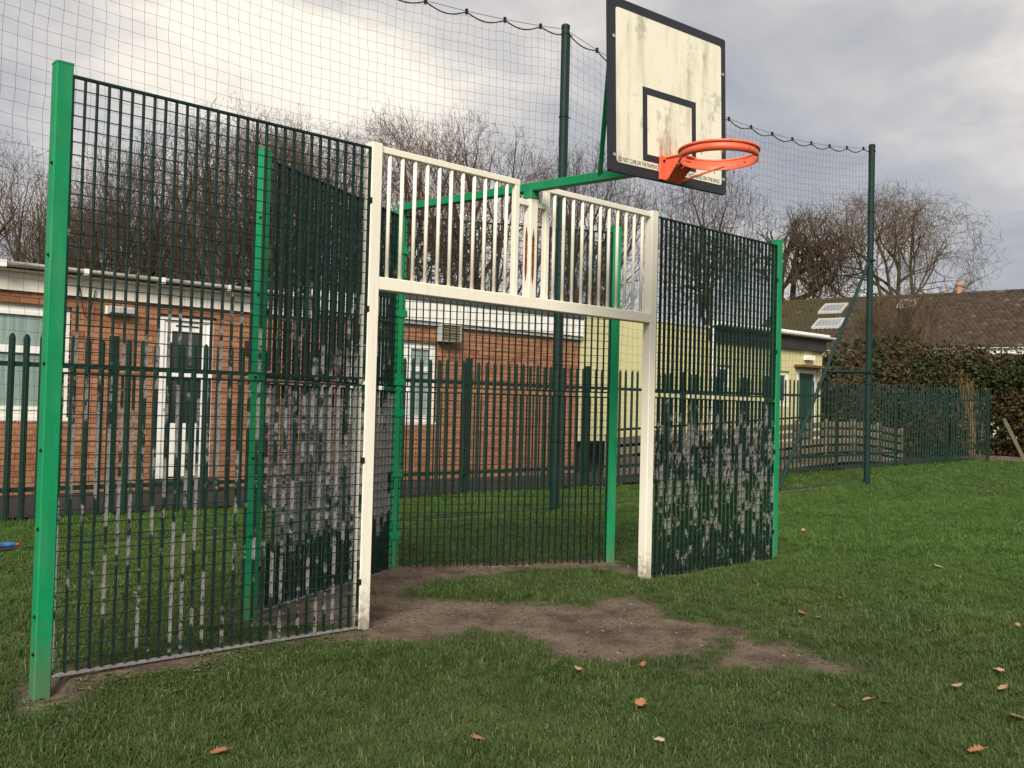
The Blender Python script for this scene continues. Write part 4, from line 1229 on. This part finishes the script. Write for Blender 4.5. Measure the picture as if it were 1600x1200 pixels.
def scatter(name, label_stuff, pts, rotz, scl, protos):
    col = bpy.data.collections.new(name + '_source')
    for p in protos:
        col.objects.link(p)
    me = bpy.data.meshes.new(name)
    me.vertices.add(len(pts)); me.vertices.foreach_set('co', np.ascontiguousarray(pts, np.float32).ravel())
    for nm, typ, dat in (('rz', 'FLOAT', rotz), ('sc', 'FLOAT', scl)):
        a = me.attributes.new(nm, typ, 'POINT'); a.data.foreach_set('value', np.ascontiguousarray(dat, np.float32))
    ids = me.attributes.new('idx', 'INT', 'POINT'); ids.data.foreach_set('value', np.random.default_rng(7).integers(0, len(protos), len(pts)).astype(np.int32))
    o = put(name, me)
    ng = bpy.data.node_groups.new(name, 'GeometryNodeTree')
    ng.interface.new_socket('Geometry', in_out='INPUT', socket_type='NodeSocketGeometry')
    ng.interface.new_socket('Geometry', in_out='OUTPUT', socket_type='NodeSocketGeometry')
    gi = ng.nodes.new('NodeGroupInput'); go = ng.nodes.new('NodeGroupOutput')
    ci = ng.nodes.new('GeometryNodeCollectionInfo'); ci.inputs['Collection'].default_value = col
    ci.inputs['Separate Children'].default_value = True; ci.inputs['Reset Children'].default_value = True
    ip = ng.nodes.new('GeometryNodeInstanceOnPoints'); ip.inputs['Pick Instance'].default_value = True
    def attr(nm, dt):
        n = ng.nodes.new('GeometryNodeInputNamedAttribute'); n.data_type = dt; n.inputs['Name'].default_value = nm
        return n.outputs['Attribute']
    cb = ng.nodes.new('ShaderNodeCombineXYZ'); ng.links.new(attr('rz', 'FLOAT'), cb.inputs['Z'])
    ng.links.new(gi.outputs[0], ip.inputs['Points']); ng.links.new(ci.outputs[0], ip.inputs['Instance'])
    ng.links.new(attr('idx', 'INT'), ip.inputs['Instance Index'])
    ng.links.new(cb.outputs[0], ip.inputs['Rotation']); ng.links.new(attr('sc', 'FLOAT'), ip.inputs['Scale'])
    ng.links.new(ip.outputs[0], go.inputs[0])
    md = o.modifiers.new('scatter', 'NODES'); md.node_group = ng
    stuff(o)
    tag(o, label_stuff, 'grass')
    return o

def ground_full(x, y):
    """height of the built sheet (bilinear on the grid)"""
    i = np.clip(np.searchsorted(gx, x) - 1, 0, nx - 2); j = np.clip(np.searchsorted(gy, y) - 1, 0, ny - 2)
    fx = (x - gx[i]) / (gx[i + 1] - gx[i]); fy = (y - gy[j]) / (gy[j + 1] - gy[j])
    return (GZZ[j, i] * (1 - fx) + GZZ[j, i + 1] * fx) * (1 - fy) + (GZZ[j + 1, i] * (1 - fx) + GZZ[j + 1, i + 1] * fx) * fy

rg = np.random.default_rng(42)
RT = np.array([FWD[1], -FWD[0]])
def wedge(n, d0, d1, margin):
    d = np.sqrt(rg.uniform(d0 * d0, d1 * d1, n)); l = rg.uniform(-1, 1, n) * (d * .56 + margin)
    w = rg.random(n) < (d * .56 + margin) / (d1 * .56 + margin) * 1.0 if margin > d0 else np.ones(n, bool)
    p = CAM.xy
    return (p[0] + FWD[0] * d + RT[0] * l)[w], (p[1] + FWD[1] * d + RT[1] * l)[w], d[w]
parts = []
for n, d0, d1, mg, sc in ((20000, 2.0, 5.0, .5, 1.0), (26000, 5.0, 9.0, .5, 1.08), (30000, 9.0, 16.0, .5, 1.25), (30000, 16.0, 34.0, .5, 1.7)):
    x, y, d = wedge(n, d0, d1, mg)
    parts.append((x, y, np.full(len(x), sc)))
x = np.concatenate([p[0] for p in parts]); y = np.concatenate([p[1] for p in parts]); sc = np.concatenate([p[2] for p in parts])
for (px_, py_) in (PA, PB, PC, PD, PE, PF, PG, (4.29, 3.97), (12.7, 3.97)):
    k_ = 46 if px_ not in (PB[0], PF[0]) else 10
    a_ = rg.uniform(0, 6.28, k_); r_ = rg.uniform(.05, .16, k_)
    x = np.concatenate([x, px_ + r_ * np.cos(a_)]); y = np.concatenate([y, py_ + r_ * np.sin(a_)]); sc = np.concatenate([sc, np.full(k_, 1.35)])
dm = dirt_mask(x, y)
keep = (rg.random(len(x)) > np.clip(dm * 1.35 - .12 + (fbm(x * 14, y * 14, 61) - .5) * .5 * (dm > .02), 0, 1.02)) & (y < FY + .12 - .0) & ~((x > 23.4) & (y > 4.6))
thin = .50 + .55 * fbm(x * 1.6, y * 1.6, 77) + .40 * (fbm(x * 6.5, y * 6.5, 78) - .35)
x, y, sc, dm, thin = x[keep], y[keep], sc[keep], dm[keep], thin[keep]
scl = sc * rg.uniform(.65, 1.15, len(x)) * thin * (1 - .45 * dm)
pts = np.stack([x, y, ground_full(x, y)], 1)
tufts = [blade_tuft('grass_tuft', 100 + k, 26, .048, .028, .072, M_GRASS) for k in range(7)]
scatter('lawn_grass', 'short green winter grass covering the field', pts, rg.uniform(0, 6.28, len(x)), scl, tufts)

# seedlings and weeds along the foot of the mesh
m, nt, b = new_mat('weed_leaf'); M_WEED = m
isl = nt.nodes.new('ShaderNodeNewGeometry').outputs['Random Per Island']
setc(nt, b, ramp(nt, isl, [(0, (.05, .075, .022)), (.6, (.085, .115, .036)), (1, (.14, .155, .06))]), .6, .3)
def weed_proto(seed):
    rg = np.random.default_rng(seed); V = []; F = []
    for i in range(9):
        a = rg.uniform(0, 6.28); L = rg.uniform(.008, .022); w = L * .28; e = rg.uniform(.2, .8)
        d = np.array([math.cos(a), math.sin(a), e]); d /= np.linalg.norm(d); s = np.array([-math.sin(a), math.cos(a), 0]) * w
        p = np.array([rg.normal(0, .008), rg.normal(0, .008), 0])
        o = len(V)
        V += [p, p + d * L * .55 + s, p + d * L - np.array([0, 0, L * .15]), p + d * L * .55 - s]
        F += [(o, o + 1, o + 2, o + 3)]
    me = bpy.data.meshes.new('weed'); me.from_pydata([tuple(v) for v in V], [], F); me.materials.append(M_WEED); me.update()
    return bpy.data.objects.new('weed', me)
cx_ = rg.uniform(-3.4, -1.4, 70); cy_ = rg.normal(-.17, .10, 70)
x = np.repeat(cx_, 9) + rg.normal(0, .035, 630); y = np.repeat(cy_, 9) + rg.normal(0, .03, 630)
x = np.concatenate([x, rg.uniform(1.4, 3.6, 160), rg.uniform(-.6, 1.5, 60)]); y = np.concatenate([y, rg.normal(-.12, .06, 160), rg.normal(1.0, .25, 60)])
pts = np.stack([x, y, ground_full(x, y) + .002], 1)
o = scatter('ground_weeds', 'pale seedlings and weeds in the soil along the mesh panels', pts, rg.uniform(0, 6.28, len(x)), rg.uniform(.6, 1.5, len(x)), [weed_proto(k) for k in range(4)])
o['category'] = 'weeds'

# pebbles and crumbs on the bare soil
m, nt, b = new_mat('pebble'); M_PEB = m
setc(nt, b, ramp(nt, nd(nt, 'ShaderNodeObjectInfo').outputs['Random'], [(0, (.035, .026, .020)), (.55, (.08, .06, .045)), (.95, (.11, .09, .07)), (1, (.22, .20, .17))]), .9, .2)
def peb(seed):
    rg = np.random.default_rng(seed)
    mb = MB()
    n = 6
    pr_ = [(0, .5), (.7, .35), (1, 0), (.7, -.3)]
    vs = [(0, 0, .55)] + [(r * math.cos(6.283 * k / n) * rg.uniform(.7, 1.1), r * math.sin(6.283 * k / n) * rg.uniform(.7, 1.1), z) for r, z in pr_[1:] for k in range(n)]
    fs = [(0, 1 + k, 1 + (k + 1) % n) for k in range(n)] + [(1 + l * n + k, 1 + (l + 1) * n + k, 1 + (l + 1) * n + (k + 1) % n, 1 + l * n + (k + 1) % n) for l in range(2) for k in range(n)]
    mb.add(np.array(vs) * .006, fs)
    return bpy.data.objects.new('pebble', mb.mesh('pebble', M_PEB))
x = rg.uniform(-3.5, 2.2, 30000); y = rg.uniform(-2.4, 1.8, 30000)
k = dirt_mask(x, y) > .55
x, y = x[k], y[k]
pts = np.stack([x, y, ground_full(x, y)], 1)
o = scatter('soil_crumbs', 'small stones and soil crumbs on the worn bare patches', pts, rg.uniform(0, 6.28, len(x)), rg.uniform(.25, 1.35, len(x)) ** 2.2, [peb(k) for k in range(4)])
o['category'] = 'stones'

# leaf litter at the foot of the hedge
m, nt, b = new_mat('dead_leaf'); M_LEAF = m
P = opos(nt)
rnd = nd(nt, 'ShaderNodeObjectInfo').outputs['Random']
c = ramp(nt, rnd, [(0, (.26, .105, .045)), (.35, (.36, .19, .095)), (.7, (.40, .26, .155)), (1, (.44, .36, .25))])
c = mixc(nt, maprange(nt, noise(nt, P, 45, 4), .5, .75, 0, .5), c, (.16, .075, .035))
setc(nt, b, c, .65, .25)
def leaf_mesh(seed, lobes=4, size=.07):
    """lobed oak-type leaf, curled, with a short stalk"""
    rg = np.random.default_rng(seed)
    n = 2 * lobes + 1
    ts = np.linspace(.08, 1, n)
    half = []
    for i, t in enumerate(ts):
        w = (.42 if i % 2 else .22) * math.sin(math.pi * (.15 + .8 * t)) ** .7
        half.append((t, w * rg.uniform(.8, 1.2)))
    half[-1] = (1.0, .02)
    curl = rg.uniform(.3, .9) * rg.choice([-1, 1]); cup = rg.uniform(.5, 1.3)
    def z(t, w): return .10 + curl * .25 * (t - .5) ** 2 + cup * .55 * w * w + rg.normal(0, .012)
    V = []; F = []
    for t, w in half:
        V += [(t - .5, w, z(t, w)), (t - .5, 0, z(t, 0)), (t - .5, -w * rg.uniform(.85, 1.1), z(t, -w))]
    for i in range(len(half) - 1):
        a, b_ = i * 3, (i + 1) * 3
        F += [(a, a + 1, b_ + 1, b_), (a + 1, a + 2, b_ + 2, b_ + 1)]
    V = np.array(V) * size
    mb = MB().add(V, F)
    mb.tube([(-.42 * size, 0, z(.08, 0) * size), (-.60 * size, .02 * size, .10 * size), (-.78 * size, .05 * size, .12 * size)], .0012, 4)
    return mb.mesh('fallen_leaf', M_LEAF)
LM = [leaf_mesh(k, 3 + k % 3, .070) for k in range(7)]
LEAVES = [
 (-2.691, -.423, 'orange fallen leaf on the grass below the left panel'), (-3.279, -.501, 'rust fallen leaf at the bottom left corner near the thick green post'),
 (-2.857, -1.238, 'fallen leaf at the bottom edge left of centre'), (-1.937, -1.799, 'tan fallen leaf at the bottom edge near the centre'),
 (-1.352, -2.333, 'upright orange fallen leaf at the bottom edge right of centre'), (-.105, -2.643, 'large curled brown fallen leaf in the lower right grass'),
 (-.055, -2.72, 'pale leaf touching the large curled brown leaf'), (.565, -1.754, 'orange fallen leaf on the edge of the small bare patch'),
 (.943, -.845, 'fallen leaf on the grass in front of the right white upright'), (2.157, -.06, 'orange fallen leaf at the foot of the right mesh panel'),
 (5.063, .783, 'orange fallen leaf on the lawn just right of the thin green post'), (1.816, -1.431, 'small orange fallen leaf in the middle of the right lawn'),
 (3.663, -1.2, 'left leaf of a pale pair on the right lawn'), (3.823, -1.27, 'right leaf of a pale pair on the right lawn'),
 (3.374, -1.676, 'tan fallen leaf near the right edge, below the pale pair'), (2.935, -1.694, 'pale fallen leaf left of the tan leaf on the right lawn'),
 (1.447, -2.296, 'orange fallen leaf midway down the right lawn'), (2.036, -2.576, 'brown fallen leaf cut by the right edge'),
 (.958, -2.864, 'pale fallen leaf in the lower right lawn'), (.495, -2.831, 'faded leaf left of the pale lower right leaf'),
 (.651, -3.003, 'pale lobed leaf close to the right edge'), (.225, -3.229, 'orange leaf low on the right edge'),
 (-.354, -3.269, 'tan leaf at the bottom right corner'), (-1.047, -1.969, 'small tan leaf in the front grass below the bare patch'),
 (-.575, -1.595, 'tan leaf on the front edge of the main bare patch'), (-.902, -1.416, 'brown leaf beside the front of the main bare patch'),
 (2.885, 5.2, 'orange leaf on the grass behind the back mesh near the fence'), (.551, 2.031, 'tan leaf on the grass just behind the back mesh panel'),
 (-2.204, 1.588, 'large tan leaf seen through the left panel'), (-2.120, 1.57, 'orange leaf beside the large tan leaf behind the left panel'),
 (-2.577, 2.837, 'tan leaf on the grass left of the thick green post'), (1.161, -1.521, 'pale leaf right of the bare patch'),
 (1.149, -1.68, 'white faded leaf below the pale leaf right of the bare patch'), (-.333, -2.623, 'small rust leaf left of the large curled brown leaf'),
]
rl = random.Random(9)
for i, (x, y, lab) in enumerate(LEAVES):
    o = put('fallen_leaf', LM[i % 7], None, (x, y, float(ground_full(np.array([x]), np.array([y]))[0]) + .032), rl.uniform(0, 6.28))
    o.rotation_euler = (rl.uniform(-.35, .35), rl.uniform(-.35, .35), rl.uniform(0, 6.28))
    s = rl.uniform(.75, 1.15); o.scale = (s, s, s)
    tag(o, lab, 'leaf', 'fallen leaves on the grass')
n = 420
x = rg.uniform(22.8, 29, n); y = 5.6 - (x - 23.4) * .45 + rg.normal(0, .55, n)
small = [bpy.data.objects.new('litter_leaf', me_) for me_ in LM[:4]]
o = scatter('leaf_litter', 'brown leaf litter under the hedge at the right', np.stack([x, y, ground_full(x, y) + .02], 1), rg.uniform(0, 6.28, n), rg.uniform(.7, 1.6, n), small)
o['category'] = 'leaf litter'

# ------------------------------------------------------------------ plastic bottle by the net
m, nt, b = new_mat('blue_plastic'); setc(nt, b, (.03, .13, .34), .3, .5); M_BLUE = m
m, nt, b = new_mat('red_plastic'); setc(nt, b, (.62, .05, .04), .35, .5); M_RED = m
m, nt, b = new_mat('clear_label'); setc(nt, b, (.05, .06, .16), .4, .5)
bt = thing('drinks_bottle', 'blue plastic drinks bottle with red cap lying under the net', 'bottle', (-2.30, 4.0, float(ground_z(-2.3, 4.0)) + .055))
bt.rotation_euler = (0, R(90), R(-8)); bt.scale = (.75, .75, .8)
MB().lathe([(0, -.14), (.030, -.138), (.034, -.125), (.034, -.03), (.031, -.01), (.034, .01), (.034, .03), (.022, .075), (.013, .088), (.013, .10)], 20).build('body', M_BLUE, bt, True)
MB().lathe([(.0345, -.11), (.0348, -.105), (.0348, -.04), (.0345, -.035)], 20).build('label_band', m, bt, True)
MB().lathe([(.016, .095), (.017, .097), (.017, .118), (.015, .121), (0, .121)], 16).build('cap', M_RED, bt, True)
